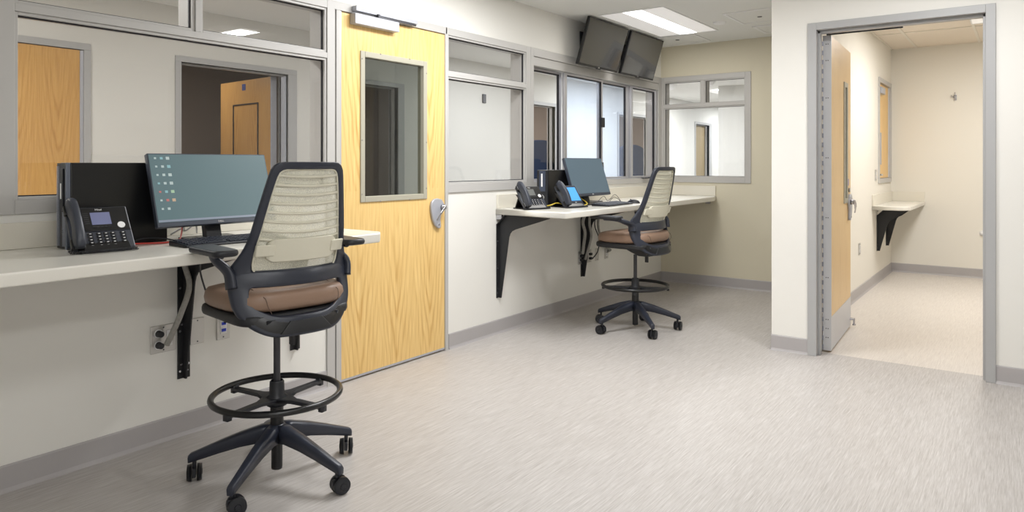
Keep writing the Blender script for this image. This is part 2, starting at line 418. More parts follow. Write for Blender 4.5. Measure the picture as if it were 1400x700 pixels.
# baseboards (coved vinyl: face, small top bevel and a toe)
def base_run(name, p0, p1, nrm, label=None):
    bm = NB(); p0 = Vector(p0); p1 = Vector(p1); n = Vector(nrm)
    prof = [(0, 0), (.016, 0), (.011, .006), (.0065, .016), (.006, .098), (.003, .104), (0, .104)]
    A = [bm.verts.new((p0.x+n.x*a, p0.y+n.y*a, z)) for a, z in prof]; B = [bm.verts.new((p1.x+n.x*a, p1.y+n.y*a, z)) for a, z in prof]
    m = len(prof)
    for i in range(m): bm.faces.new((A[i], A[(i+1) % m], B[(i+1) % m], B[i]))
    bm.faces.new(A); bm.faces.new(B[::-1])
    struct(name, bm, M_BASE, label=label or 'grey vinyl base strip')
base_run('baseboard_left', (0, -2.6), (0, 2.64), (1, 0)); base_run('baseboard_left_far', (0, 3.635), (0, 7.109), (1, 0))
base_run('baseboard_back', (0, 7.109), (1.779, 7.109), (0, -1)); base_run('baseboard_right', (1.779, 4.923), (2.012, 4.923), (0, -1))
base_run('baseboard_right_near', (3.037, 4.923), (6.0, 4.923), (0, -1)); base_run('baseboard_alcove', (1.779, 7.109), (1.779, 4.923), (-1, 0))
base_run('baseboard_side_left', (1.904, 5.05), (1.904, 9.314), (1, 0)); base_run('baseboard_side_back', (1.904, 9.314), (4.8, 9.314), (0, -1))

# ------------------------------------------------------------------ window builders
def pane(name, parent, x0, x1, y0, y1, z0, z1, m=M_GLASS):
    return obj(name, boxes((x0, x1, y0, y1, z0, z1)), m, parent)
def ring_x(bm, xa, xb, y0, y1, z0, z1, t):
    """rectangular ring in the plane x=const"""
    bx(bm, xa, xb, y0, y0+t, z0, z1); bx(bm, xa, xb, y1-t, y1, z0, z1); bx(bm, xa, xb, y0+t, y1-t, z0, z0+t); bx(bm, xa, xb, y0+t, y1-t, z1-t, z1)
def ring_y(bm, ya, yb, x0, x1, z0, z1, t):
    bx(bm, x0, x0+t, ya, yb, z0, z1); bx(bm, x1-t, x1, ya, yb, z0, z1); bx(bm, x0+t, x1-t, ya, yb, z0, z0+t); bx(bm, x0+t, x1-t, ya, yb, z1-t, z1)
XF, XB = .010, -.145     # frame faces

# window 1: left, with two transom lights
w1 = struct('window_1', label='large grey-framed interior window left of the oak door')
b = NB()
for q in ((XB, XF, .90, 1.084, 1.064, TOPF), (XB, XF, 2.597, 2.648, 0, TOPF), (XB, XF, 1.084, 2.597, 2.134, TOPF), (XB, XF, 1.084, 2.597, 1.064, 1.119),
          (XB, XF, 1.084, 2.597, 1.853, 1.884), (XB, XF, 1.820, 1.848, 1.884, 2.134)): bx(b, *q)
obj('window_frame', b, M_FRAME, w1, bevel=.002)
b = NB()
for (y0, y1, z0, z1) in ((1.084, 2.597, 1.119, 1.853), (1.084, 1.820, 1.884, 2.134), (1.848, 2.597, 1.884, 2.134)):
    ring_x(b, -.014, .002, y0, y1, z0, z1, .013); ring_x(b, -.05, -.026, y0, y1, z0, z1, .016)
obj('glazing_bead', b, M_FRAME, w1, bevel=.0015)
b = NB()
for (y0, y1, z0, z1) in ((1.084, 2.597, 1.119, 1.853), (1.084, 1.820, 1.884, 2.134), (1.848, 2.597, 1.884, 2.134)):
    ring_x(b, -.0255, -.0145, y0, y1, z0, z1, .018)
obj('gasket', b, M_RUB, w1)
for (y0, y1, z0, z1) in ((1.095, 2.586, 1.128, 1.842), (1.095, 1.809, 1.895, 2.125), (1.859, 2.586, 1.895, 2.125)):
    pane('glass_pane', w1, -.023, -.017, y0, y1, z0, z1)

# window 2: narrow light right of the oak door
w2 = struct('window_2', label='grey-framed sidelight window right of the oak door')
b = NB()
for q in ((XB, XF, 3.598, 3.624, 0, TOPF), (XB, XF, 4.552, 4.612, 1.064, TOPF), (XB, XF, 3.624, 4.552, 2.134, TOPF), (XB, XF, 3.624, 4.552, 1.064, 1.122), (XB, XF, 3.624, 4.552, 1.853, 1.882)): bx(b, *q)
obj('window_frame', b, M_FRAME, w2, bevel=.002)
b = NB(); g = NB()
for (z0, z1) in ((1.122, 1.853), (1.882, 2.134)):
    ring_x(b, -.014, .002, 3.624, 4.552, z0, z1, .013); ring_x(b, -.05, -.026, 3.624, 4.552, z0, z1, .016); ring_x(g, -.0255, -.0145, 3.624, 4.552, z0, z1, .018)
obj('glazing_bead', b, M_FRAME, w2, bevel=.0015); obj('gasket', g, M_RUB, w2)
for (z0, z1) in ((1.130, 1.845), (1.890, 2.126)): pane('glass_pane', w2, -.023, -.017, 3.632, 4.544, z0, z1)

# window 3: aluminium sliding pass-through window
w3 = struct('window_3', label='wide aluminium sliding reception window under the wall screens')
b = NB()
for q in ((XB, XF, 4.614, 4.655, 1.064, TOPF), (XB, XF, 7.03, 7.118, 1.064, TOPF), (XB, XF, 4.655, 7.03, 2.118, TOPF), (XB, XF-.004, 4.655, 7.03, 2.045, 2.112), (XB, XF-.012, 4.655, 7.03, 2.11, 2.12), (XB, XF, 4.655, 7.03, 1.064, 1.112)): bx(b, *q)
obj('window_frame', b, M_FRAME, w3, bevel=.002)
b = NB()
for q in ((-.10, -.004, 4.655, 7.03, 1.112, 1.122), (-.10, -.004, 6.985, 7.03, 1.122, 2.045)): bx(b, *q)
obj('sliding_track', b, M_ALU, w3, bevel=.001)
def sash(y0, y1, x, wl, wr, dl, dr, gm=M_GLASSB):
    f = obj('sash', boxes((x-.012, x+.012, y0, y0+wl, 1.122, 2.040), (x-.012, x+.012, y1-wr, y1, 1.122, 2.040), (x-.012, x+.012, y0+wl, y1-wr, 1.122, 1.137), (x-.012, x+.012, y0+wl, y1-wr, 2.022, 2.040)), M_ALU, w3, bevel=.0015)
    g = NB()
    if dl: bx(g, x-.004, x+.0135, y0+wl, y0+wl+.008, 1.137, 2.022)
    if dr: bx(g, x-.004, x+.0135, y1-wr-.014, y1-wr, 1.137, 2.022)
    bx(g, x-.004, x+.0135, y0+wl, y1-wr, 2.012, 2.022)
    obj('gasket', g, M_RUB, f)
    obj('glass_pane', boxes((x-.003, x+.003, y0+wl, y1-wr, 1.137, 2.022)), gm, f)
    return f
sash(4.656, 5.165, -.062, .01, .04, 0, 1, M_GLASS)
sash(5.15, 5.83, -.024, .045, .03, 0, 1)
fs = sash(5.80, 6.44, -.050, .07, .095, 0, 1)
sash(6.42, 6.99, -.024, .035, .03, 0, 1, M_GLASS)
obj('latch', boxes((-.038, -.004, 5.795, 5.86, 1.60, 1.69)), M_BLK, w3, bevel=.004)
b = NB(); bx(b, -.004, .03, 6.62, 6.74, 1.108, 1.118, bev=.003); cyl(b, (.02, 6.66, 1.113), (.045, 6.64, 1.117), .006); cyl(b, (.02, 6.70, 1.113), (.045, 6.73, 1.117), .006)
obj('sill_catch', b, M_CHGREY, w3)

# window 4: on the end wall
w4 = struct('window_4', label='grey-framed window on the alcove end wall')
YF, YB = 7.099, 7.255
b = NB()
for q in ((0.0, .034, YF, YB, 1.064, TOPF), (.905, .962, YF, YB, 1.064, TOPF), (.034, .905, YF, YB, 2.130, TOPF), (.034, .905, YF, YB, 1.064, 1.122), (.034, .905, YF, YB, 1.853, 1.884), (.448, .482, YF, YB, 1.884, 2.130)): bx(b, *q)
obj('window_frame', b, M_FRAME, w4, bevel=.002)
b = NB(); g = NB()
for (x0, x1, z0, z1) in ((.034, .905, 1.122, 1.853), (.034, .448, 1.884, 2.13), (.482, .905, 1.884, 2.13)):
    ring_y(b, 7.107, 7.123, x0, x1, z0, z1, .011); ring_y(b, 7.135, 7.16, x0, x1, z0, z1, .012); ring_y(g, 7.1235, 7.1345, x0, x1, z0, z1, .013)
    o = obj('glass_pane', boxes((x0+.006, x1-.006, 7.126, 7.132, z0+.006, z1-.006)), M_GLASS, w4)
obj('glazing_bead', b, M_FRAME, w4, bevel=.0015); obj('gasket', g, M_RUB, w4)

# window 5: in the side room, its oak panel stands in for oak behind
w5 = struct('window_5', label='narrow grey-framed window in the side room wall, oak panel standing in for the oak behind')
b = NB(); ring_x(b, 1.782, 1.918, 8.40, 9.27, 1.05, 2.19, .05); obj('window_frame', b, M_FRAME, w5, bevel=.002)
hl = obj('oak_stand_in', boxes((1.855, 1.890, 8.452, 9.185, 1.104, 2.136)), oak('oak_stand_in', (214, 172, 104), (234, 196, 130), 'Y', 8.45, .8), w5)
obj('hinge_strip', boxes((1.85, 1.895, 9.187, 9.219, 1.104, 2.136)), mat('white_hinge_metal', (214, 216, 222), .35, metal=.2), w5)
obj('closer_body', boxes((1.890, 1.93, 8.47, 8.72, 2.02, 2.09)), M_ALUP, hl, bevel=.004)
obj('pull_rail', boxes((1.890, 1.905, 8.60, 8.63, 1.25, 1.60)), M_ALUP, hl, bevel=.003)
obj('panel_lever', boxes((1.890, 1.92, 8.52, 8.62, 1.13, 1.15), (1.890, 1.898, 8.49, 8.54, 1.11, 1.20)), M_CHROME, hl, bevel=.003)

# ------------------------------------------------------------------ door 1 (closed oak, left wall)
def lever_set(parent, m, mtx):
    """crescent shaped anti-ligature trim: plate normal +X, z up"""
    b = NB()
    pts = [(-.052, .085), (-.03, .102), (.005, .106), (.042, .098), (.062, .075), (.070, .048), (.056, .020), (.036, -.005), (.030, -.035), (.036, -.075), (.033, -.092), (.012, -.094), (-.02, -.072), (-.045, -.030), (-.058, .022), (-.060, .060)]
    prism(b, pts, 'x', 0, .020, bev=.006)
    p = obj('escutcheon', b, m, parent, smooth=True); p.data.transform(mtx)
    b = NB(); tube(b, smooth_path([(.012, .052, .048), (.044, .046, .048), (.050, .015, .022), (.046, -.012, -.006), (.040, -.030, -.036)], 6), [.017]*8+[.013]*9+[.009]*8, sec=[(.35*math.cos(t), math.sin(t)) for t in [2*PI*i/12 for i in range(12)]])
    cyl(b, (.018, .045, .045), (.045, .045, .045), .019, .016)
    q = obj('lever', b, M_CHROME, p, smooth=True); q.data.transform(mtx)
    b = NB(); cyl(b, (.016, .012, -.068), (.024, .012, -.068), .006)
    q = obj('key_cylinder', b, M_CHROME, p); q.data.transform(mtx)

d1 = struct('door_1', label='closed pale oak door with a tall glass lite and grey frame')
b = NB()
for q in ((XB, XF, 2.662, 2.690, 0, 2.136), (XB, XF, 2.645, 3.612, 2.136, TOPF), (XB, -.004, 2.648, 2.664, 0, 2.136), (XB, XF, 3.594, 3.600, 0, 2.136), (XB, XF, 2.645, 2.652, 0, 2.136)): bx(b, *q)
obj('door_frame', b, M_FRAME, d1, bevel=.0015)
b = NB(); ly0, ly1, lz0, lz1 = 2.862, 3.398, 1.050, 1.910
for q in ((-.040, .002, 2.692, ly0, .012, 2.130), (-.040, .002, ly1, 3.592, .012, 2.130), (-.040, .002, ly0, ly1, .012, lz0), (-.040, .002, ly0, ly1, lz1, 2.130)): bx(b, *q)
leaf = obj('leaf', b, M_OAK1, d1)
b = NB(); ring_x(b, -.046, .010, ly0-.018, ly1+.018, lz0-.018, lz1+.018, .034)
lf = obj('lite_frame', b, M_FRAME, leaf, bevel=.003)
lf.data.materials[0] = mat('olive_grey_frame', (168, 164, 148), .45)
b = NB()
for yy, zz in ((2.853, 1.4), (2.853, 1.88), (2.853, 1.08), (3.407, 1.4), (3.407, 1.85), (3.407, 1.1), (3.0, 1.925), (3.25, 1.925), (3.0, 1.034), (3.25, 1.034)): cyl(b, (.009, yy, zz), (.0115, yy, zz), .004, seg=8)
parts('screw', b, M_CHROME, lf)
obj('glass_pane', boxes((-.022, -.016, ly0+.012, ly1-.012, lz0+.012, lz1-.012)), M_GLASSD, leaf)
obj('door_sweep', boxes((.002, .005, 2.694, 3.590, .010, .022)), M_ALUP, leaf)
obj('hinge_strip', boxes((-.002, .006, 2.686, 2.700, .012, 2.134)), M_ALUP, leaf)
lever_set(leaf, M_ALUP, Matrix.Translation((.002, 3.503, .925)) @ Matrix.Scale(1.0, 4))
cl = obj('closer_body', boxes((.002, .052, 2.765, 3.12, 2.070, 2.132)), M_ALUP, leaf, bevel=.004)
obj('closer_rail', boxes((.010, .034, 2.80, 3.30, 2.150, 2.172), (.010, .05, 2.775, 2.80, 2.146, 2.176)), M_ALUP, cl, bevel=.002)
b = NB(); bx(b, .028, .040, 2.95, 3.28, 2.134, 2.146); cyl(b, (.034, 2.96, 2.125), (.034, 2.96, 2.155), .012)
obj('closer_arm', b, M_CHGREY, cl)

# ------------------------------------------------------------------ door 2 (right, open leaf)
d2 = struct('door_2', label='grey-framed doorway into the side room with its oak leaf standing open')
b = NB()
OL, OR = 2.067, 2.988
for q in ((2.012, OL, 4.910, 5.06, 0, TOPF), (OR, 3.037, 4.910, 5.06, 0, TOPF), (OL, OR, 4.910, 5.06, 2.136, TOPF)): bx(b, *q)
for q in ((OL, OL+.015, 4.955, 5.005, 0, 2.136), (OR-.015, OR, 4.955, 5.005, 0, 2.136), (OL, OR, 4.955, 5.005, 2.118, 2.136)): bx(b, *q)
obj('door_frame', b, M_FRAMED, d2, bevel=.002)
lm = Matrix.Translation((2.078, 5.062, 0)) @ Matrix.Rotation(math.radians(2.8), 4, 'Z')     # local: x thickness 0..045, y along leaf 0..90
b = NB()
vy0, vy1, vz0, vz1 = .58, .70, .99, 1.84
T = .046; L = .905
for q in ((0, T, 0, vy0, .012, 2.118), (0, T, vy1, L, .012, 2.118), (0, T, vy0, vy1, .012, vz0), (0, T, vy0, vy1, vz1, 2.118)): bx(b, *q, mtx=lm)
leaf2 = obj('leaf', b, M_MAPLE, d2)
b = NB()
for (y0, y1, z0, z1) in ((vy0-.022, vy1+.022, vz0-.022, vz1+.022),):
    t = .036
    for q in ((-.008, T+.008, y0, y0+t, z0, z1), (-.008, T+.008, y1-t, y1, z0, z1), (-.008, T+.008, y0+t, y1-t, z0, z0+t), (-.008, T+.008, y0+t, y1-t, z1-t, z1)): bx(b, *q, mtx=lm)
lf2 = obj('lite_frame', b, lf.data.materials[0], leaf2, bevel=.002)
obj('glass_pane', (lambda q: (bx(q, .02, .026, vy0+.01, vy1-.01, vz0+.01, vz1-.01, mtx=lm), q)[1])(NB()), glass_mat('dark_lite_glass', (.3, .3, .3), refl=.2), leaf2)
b = NB(); bx(b, -.003, T+.004, -.004, -.0005, .013, 2.117, mtx=lm); bx(b, T, T+.003, -.001, .012, .013, 2.117, mtx=lm)
hn = obj('hinge_strip', b, mat('hinge_aluminium', (205, 205, 207), .35, metal=.3), leaf2)
b = NB()
for k in range(34):
    z = .02+k*.0615; cyl(b, lm @ Vector((-.003, -.005, z)), lm @ Vector((-.003, -.005, z+.03)), .0055, seg=8)
parts('hinge_knuckle', b, mat('knuckle_metal', (140, 142, 150), .4, metal=.3), hn)
b = NB()
for z in (.1, .16, .22, .5, .9, 1.3, 1.7, 1.95, 2.06):
    for dx in (.018, .03): cyl(b, lm @ Vector((dx, -.004, z)), lm @ Vector((dx, -.0055, z)), .0035, seg=8)
parts('screw', b, M_CHGREY, hn)
b = NB(); bx(b, T, T+.002, .004, L-.005, .013, .235, mtx=lm); obj('kick_plate', b, mat('brushed_kick_plate', (196, 198, 204), .35, metal=.4), leaf2)
lever_set(leaf2, M_ALUP, lm @ Matrix.Translation((T, .80, .925)) @ Matrix.Scale(-1, 4, (0, 1, 0)) @ Matrix.Scale(1.0, 4))
b = NB(); bx(b, T, T+.0015, .74, .80, 1.095, 1.145, mtx=lm); obj('sticker', b, M_PURP, leaf2, label='small purple sticker')
b = NB(); cyl(b, lm @ Vector((T, .80, 1.06)), lm @ Vector((T+.012, .80, 1.06)), .016); obj('deadbolt', b, M_CHROME, leaf2, smooth=True)
b = NB(); bx(b, T, T+.035, L-.06, L-.02, .062, .074, mtx=lm, bev=.003); cyl(b, lm @ Vector((T+.03, L-.04, .03)), lm @ Vector((T+.03, L-.04, .068)), .007); cyl(b, lm @ Vector((T+.03, L-.04, .022)), lm @ Vector((T+.03, L-.04, .032)), .012)
obj('door_holder', b, M_CHROME, leaf2)
b = NB(); bx(b, 2.10, 2.55, 5.05, 5.062, 2.118, 2.132); obj('overhead_stop', b, M_BLK, d2)

# ------------------------------------------------------------------ corridor doors
def cframe(n, a, c, label, oa=.052, oc=.10):
    s = struct(n, label=label); b = NB()
    for q in ((FX-.145, FX+.014, a-oa, a, 0, 2.134), (FX-.145, FX+.014, c, c+oc, 0, 2.134), (FX-.145, FX+.014, a-oa, c+oc, 2.134, TOPF)): bx(b, *q)
    for q in ((FX-.09, FX-.045, a, a+.016, 0, 2.134), (FX-.09, FX-.045, c-.016, c, 0, 2.134), (FX-.09, FX-.045, a, c, 2.118, 2.134)): bx(b, *q)
    obj('door_frame', b, M_FRAMED, s, bevel=.002); return s
d3 = cframe('door_3', 1.50, 2.46, 'closed oak door across the corridor, seen through the left window', oc=.05)
obj('leaf', boxes((FX-.044, FX, 1.504, 2.435, .01, 2.128)), M_OAK2, d3)
obj('hinge_strip', boxes((FX-.02, FX+.008, 2.435, 2.458, .01, 2.128)), M_ALUP, d3)
d4 = cframe('door_4', 3.235, 4.32, 'open doorway across the corridor with an oak leaf swung into the dim room')
lm4 = Matrix.Translation((FX-.16, 4.30, 0)) @ Matrix.Rotation(math.radians(175.5), 4, 'Z')      # local x along the leaf
b = NB(); bx(b, 0, 1.02, 0, .045, .012, 2.122); lf4 = obj('leaf', b, M_OAK3, d4); lf4.matrix_local = lm4
b = NB(); bx(b, -.004, 0, -.004, .06, .012, 2.122)
for k in range(30): cyl(b, (-.006, .05, .03+k*.07), (-.006, .05, .062+k*.07), .006, seg=8)
obj('hinge_strip', b, M_ALUP, lf4)
b = NB(); t = .012
for q in ((.25, .75, .045, .053, 1.88-t, 1.88), (.25, .25+t, .045, .053, .5, 1.88), (.75-t, .75, .045, .053, .5, 1.88), (.25, .75, .045, .053, .5, .5+t)): bx(b, *q)
obj('lite_frame', b, M_CHGREY, lf4)
b = NB(); bx(b, .50, .57, .045, .047, 2.02, 2.085); obj('tape_patch', b, M_BLUET, lf4, label='blue tape square')
b = NB(); bx(b, FX-.075, FX-.02, 4.300, 4.318, .02, 2.12)
obj('hinge_jamb', b, mat('bluish_hinge_metal', (198, 204, 216), .4, metal=.2), d4)
d9 = cframe('door_9', 4.95, 5.82, 'open doorway seen through the oak door glass', oc=.10)
d5 = cframe('door_5', 8.09, 9.19, 'open doorway seen through the first sliding pane, navy chair inside', oc=.09)
d6 = cframe('door_6', 11.30, 12.62, 'open doorway seen through the right sliding panes, navy chair inside', oc=.16)
d7 = cframe('door_7', 14.93, 15.75, 'narrow far doorway seen through the end wall window', oc=.16)
obj('leaf', boxes((FX-.14, FX-.095, 14.935, 15.745, .01, 2.12)), mat('tan_door', (150, 134, 104), .5), d7)

# ------------------------------------------------------------------ ceiling details
def troffer(x0, x1, y0, y1, z, label, strip=.085, group='ceiling light fixtures', turn=0):
    t = thing('ceiling_light', label, 'ceiling light', ((x0+x1)/2, (y0+y1)/2, z), turn, group)
    a, c = (x1-x0)/2, (y1-y0)/2; b = NB()
    for q in ((-a, -a+.012, -c, c, -.006, .0), (a-.012, a, -c, c, -.006, .0), (-a+.012, a-.012, -c, -c+.012, -.006, .0), (-a+.012, a-.012, c-.012, c, -.006, .0)): bx(b, *q)
    obj('fixture_frame', b, M_WHITE, t)
    b = NB()
    for s in (-1, 1): prism(b, [(s*strip, -.001), (s*(a-.012), -.0035), (s*(a-.012), -.0005), (s*strip, -.0004)] if s > 0 else [(s*(a-.012), -.0035), (s*strip, -.001), (s*strip, -.0004), (s*(a-.012), -.0005)], 'y', -c+.012, c-.012)
    obj('reflector', b, M_LENSW, t)
    b = NB(); prism(b, [(-strip, -.001), (-strip*.5, -.004), (strip*.5, -.004), (strip, -.001), (strip, 0), (-strip, 0)], 'y', -c+.012, c-.012)
    obj('lens', b, M_LENS, t)
    return t
troffer(.275, .855, 5.235, 6.470, H1, 'recessed rectangular ceiling light beside the wall screens')
troffer(2.585, 3.185, 3.59, 4.19, H1, 'square recessed ceiling light whose reflection shows in the left window', turn=PI/2)
troffer(2.60, 3.17, .4, 1.6, H1, 'recessed ceiling light over the front of the room')
troffer(4.3, 4.9, -1.5, -.3, H1, 'unseen ceiling light added at the right of the room to brighten the left wall')
troffer(.68, 1.25, 2.7, 3.9, H1, 'recessed ceiling light in front of the closed oak door')
troffer(2.76, 3.34, 6.8, 8.0, HC-.01, 'recessed ceiling light inside the side room')
troffer(-1.65, -1.05, 3.0, 4.2, HC, 'corridor ceiling light nearest the left window')
troffer(-1.65, -1.05, 6.4, 7.6, HC, 'corridor ceiling light behind the sliding window, nearer one')
troffer(-1.65, -1.05, 9.4, 10.6, HC, 'corridor ceiling light behind the sliding window, farther one')
troffer(-1.65, -1.05, 0, 1.2, HC, 'unseen ceiling light added at the near end of the corridor to light the window reveals')
troffer(-1.9, -1.3, 15.7, 16.9, HC, 'unseen ceiling light added to brighten the far end of the corridor')
troffer(-1.60, -1.00, 12.4, 13.6, HC, 'corridor ceiling light seen through the end wall window')

def access_panel(x0, x1, y0, y1, label, latch):
    t = thing('access_panel', label, 'ceiling panel', ((x0+x1)/2, (y0+y1)/2, H1), 0)
    a, c = (x1-x0)/2, (y1-y0)/2; b = NB()
    bx(b, -a, a, -c, -c+.022, -.007, 0); bx(b, -a, a, c-.022, c, -.007, 0); bx(b, -a, -a+.022, -c+.022, c-.022, -.007, 0); bx(b, a-.022, a, -c+.022, c-.022, -.007, 0)
    obj('panel_frame', b, M_WHITE, t, bevel=.001)
    obj('panel_door', boxes((-a+.024, a-.024, -c+.024, c-.024, -.004, 0)), M_CEIL, t)
    b = NB(); lathe(b, [(0, -.008), (.018, -.008), (.02, -.004), (.02, 0)], c=latch+(0,)); obj('latch', b, M_CHGREY, t)
    return t
access_panel(1.13, 1.74, 5.79, 6.32, 'square white ceiling hatch with dark round latch, nearer the camera', (-.08, .02))
access_panel(.05, .60, 6.52, 6.98, 'flush ceiling hatch with latch beyond the ceiling light', (.02, -.02))
t = thing('ceiling_vent', 'small white framed ceiling vent in the alcove corner', 'vent', (1.42, 6.69, H1))
b = NB(); bx(b, -.26, .26, -.2, -.17, -.008, 0); bx(b, -.26, .26, .17, .2, -.008, 0); bx(b, -.26, -.23, -.17, .17, -.008, 0); bx(b, .23, .26, -.17, .17, -.008, 0); obj('vent_frame', b, M_WHITE, t, bevel=.002)
b = NB(); bx(b, -.23, .23, -.17, .17, -.003, 0); obj('core', b, M_CEIL, t)
b = NB(); lathe(b, [(0, -.018), (.045, -.016), (.055, -.008), (.058, 0)], c=(0.99, 6.13, H1)); tag(obj('ceiling_disc', b, M_WHITE, smooth=True), 'round white disc on the ceiling between light and hatch', 'ceiling disc')
for (x, y, l) in ((-1.70, 11.30, 'white dome on corridor ceiling behind the left transom of the end window'), (-1.00, 11.2, 'white dome on corridor ceiling behind the right transom of the end window')):
    b = NB(); lathe(b, [(0, -.09), (.06, -.08), (.10, -.045), (.115, 0)], c=(x, y, HC)); tag(obj('ceiling_dome', b, M_WHITE, smooth=True), l, 'ceiling dome')

# suspended tile ceiling of the side room
b = NB(); bx(b, 1.84, 4.9, 5.04, 9.42, HC-.002, HC+.1); struct('ceiling_side', b, M_TILE)
b = NB()
for x in (2.165, 2.77, 3.38, 3.99, 4.6): bx(b, x-.012, x+.012, 5.05, 9.314, HC-.008, HC-.002)
for y in (5.75, 6.97, 8.19): bx(b, 1.904, 4.8, y-.012, y+.012, HC-.0085, HC-.0025)
bx(b, 1.904, 1.925, 5.05, 9.314, HC-.0075, HC-.002); bx(b, 1.904, 4.8, 9.293, 9.314, HC-.0075, HC-.002)
struct('trim_1', b, mat('grid_tee', (226, 220, 208), .5), label='ceiling tile grid')

# ------------------------------------------------------------------ counters
CZ = .930; CT = .045
def counter(name, label, poly, splashes, ox):
    t = thing(name, label, 'countertop', ox)
    b = NB(); prism(b, [(x-ox[0], y-ox[1]) for x, y in poly], 'z', CZ-CT-ox[2], CZ-ox[2], bev=.007)
    obj('slab', b, M_COUNT, t, smooth=True)
    for (x0, x1, y0, y1) in splashes:
        b = NB(); bx(b, x0, x1, y0, y1, CZ+.0005, CZ+.102, bev=.002); tag(obj('backsplash', b, M_SPLASH, smooth=True), ('cream backsplash along the wall under the left window' if y0 < 0 else 'cream backsplash under the sliding window' if x1 < .1 else 'short cream backsplash under the end wall window'), 'backsplash')
    return t
counter('countertop', 'long cream solid-surface counter under the left window', [(.001, -.6), (.68, -.6), (.68, 2.36), (.62, 2.42), (.001, 2.42)], [(.001, .020, -.6, 2.42)], (.3, 1.2, CZ-CT))
counter('countertop', 'cream solid-surface counter under the sliding window with clipped near corner', [(.001, 4.165), (.66, 4.075), (.66, 6.9), (.607, 7.105), (.001, 7.105)], [(.001, .020, 4.172, 7.105), (.020, .605, 7.087, 7.106)], (.3, 5.6, CZ-CT))
t = thing('wall_shelf', 'small cream shelf with backsplash in the corner of the side room', 'shelf', (2.05, 8.65, .79))
SZ = .828
b = NB(); prism(b, [(1.905-2.05, 8.02-8.65), (2.16-2.05, 8.02-8.65), (2.245-2.05, 8.10-8.65), (2.25-2.05, 9.312-8.65), (1.905-2.05, 9.312-8.65)], 'z', SZ-.04-.79, SZ-.79, bev=.006); obj('slab', b, M_COUNT, t, smooth=True)
b = NB(); bx(b, 1.905-2.05, 1.922-2.05, 8.02-8.65, 9.312-8.65, SZ-.79, SZ+.11-.79); obj('backsplash', b, M_SPLASH, t, bevel=.002)
b = NB(); bx(b, 1.922-2.05, 2.248-2.05, 9.295-8.65, 9.312-8.65, SZ-.79, SZ+.11-.79); obj('backsplash', b, M_SPLASH, t, bevel=.002)

def bracket(x, y, ztop, label, reach=.50, drop=.62, mirror=1, group='black counter support brackets'):
    t = thing('support_bracket', label, 'bracket', (x, y, ztop-drop), 0, group)
    zt = drop
    pts = [(.004, 0), (.026, 0), (.098, zt-.165), (.108, zt-.140), (.125, zt-.120), (.155, zt-.106), (reach, zt-.014), (reach, zt), (.075, zt), (.004, zt-.075)]
    b = NB(); prism(b, pts, 'y', -.004, .004)
    obj('web', b, M_METB, t, bevel=.001)
    b = NB(); bx(b, 0, .005, -.030, .030, 0, zt-.07); prism(b, [(0, zt-.075), (.005, zt-.077), (.078, zt-.004), (.075, zt)], 'y', -.03, .03)
    bx(b, .075, reach, -.030, .030, zt-.004, zt)
    obj('flange', b, M_METB, t, bevel=.001)
    b = NB()
    for z in (.035, .065, .22, .25, .42):
        for s in (-1, 1): cyl(b, (.005, s*.017+(.004 if z in (.065, .25) else -.003), z), (.008, s*.017+(.004 if z in (.065, .25) else -.003), z), .0055, seg=10)
    parts('screw', b, M_CHROME, t)
    return t
ZB = CZ-CT
bracket(.001, 1.765, ZB, 'black steel bracket under the long counter, left of the near stool')
bracket(.001, 2.385, ZB, 'black steel bracket end showing below the near stool seat')
bracket(.001, 4.200, ZB, 'black steel bracket at the near end of the far counter', reach=.455)
bracket(.001, 5.430, ZB, 'black steel bracket under the far counter beside the far stool', reach=.50)
bracket(1.905, 8.34, SZ-.04, 'black bracket under the side room shelf, nearer the door', reach=.27, drop=.45)
bracket(1.905, 8.95, SZ-.04, 'black bracket under the side room shelf, in the corner', reach=.27, drop=.45)
for (x, y, l) in ((.02, 4.185, 'small metal cleat under the near end of the far counter'), (.52, 7.09, 'small metal cleat under the far counter at the end wall')):
    b = NB(); bx(b, x-.018, x+.03, y-.014, y+.014, ZB-.036, ZB-.0005, bev=.002); tag(obj('metal_cleat', b, M_CHROME), l, 'cleat')

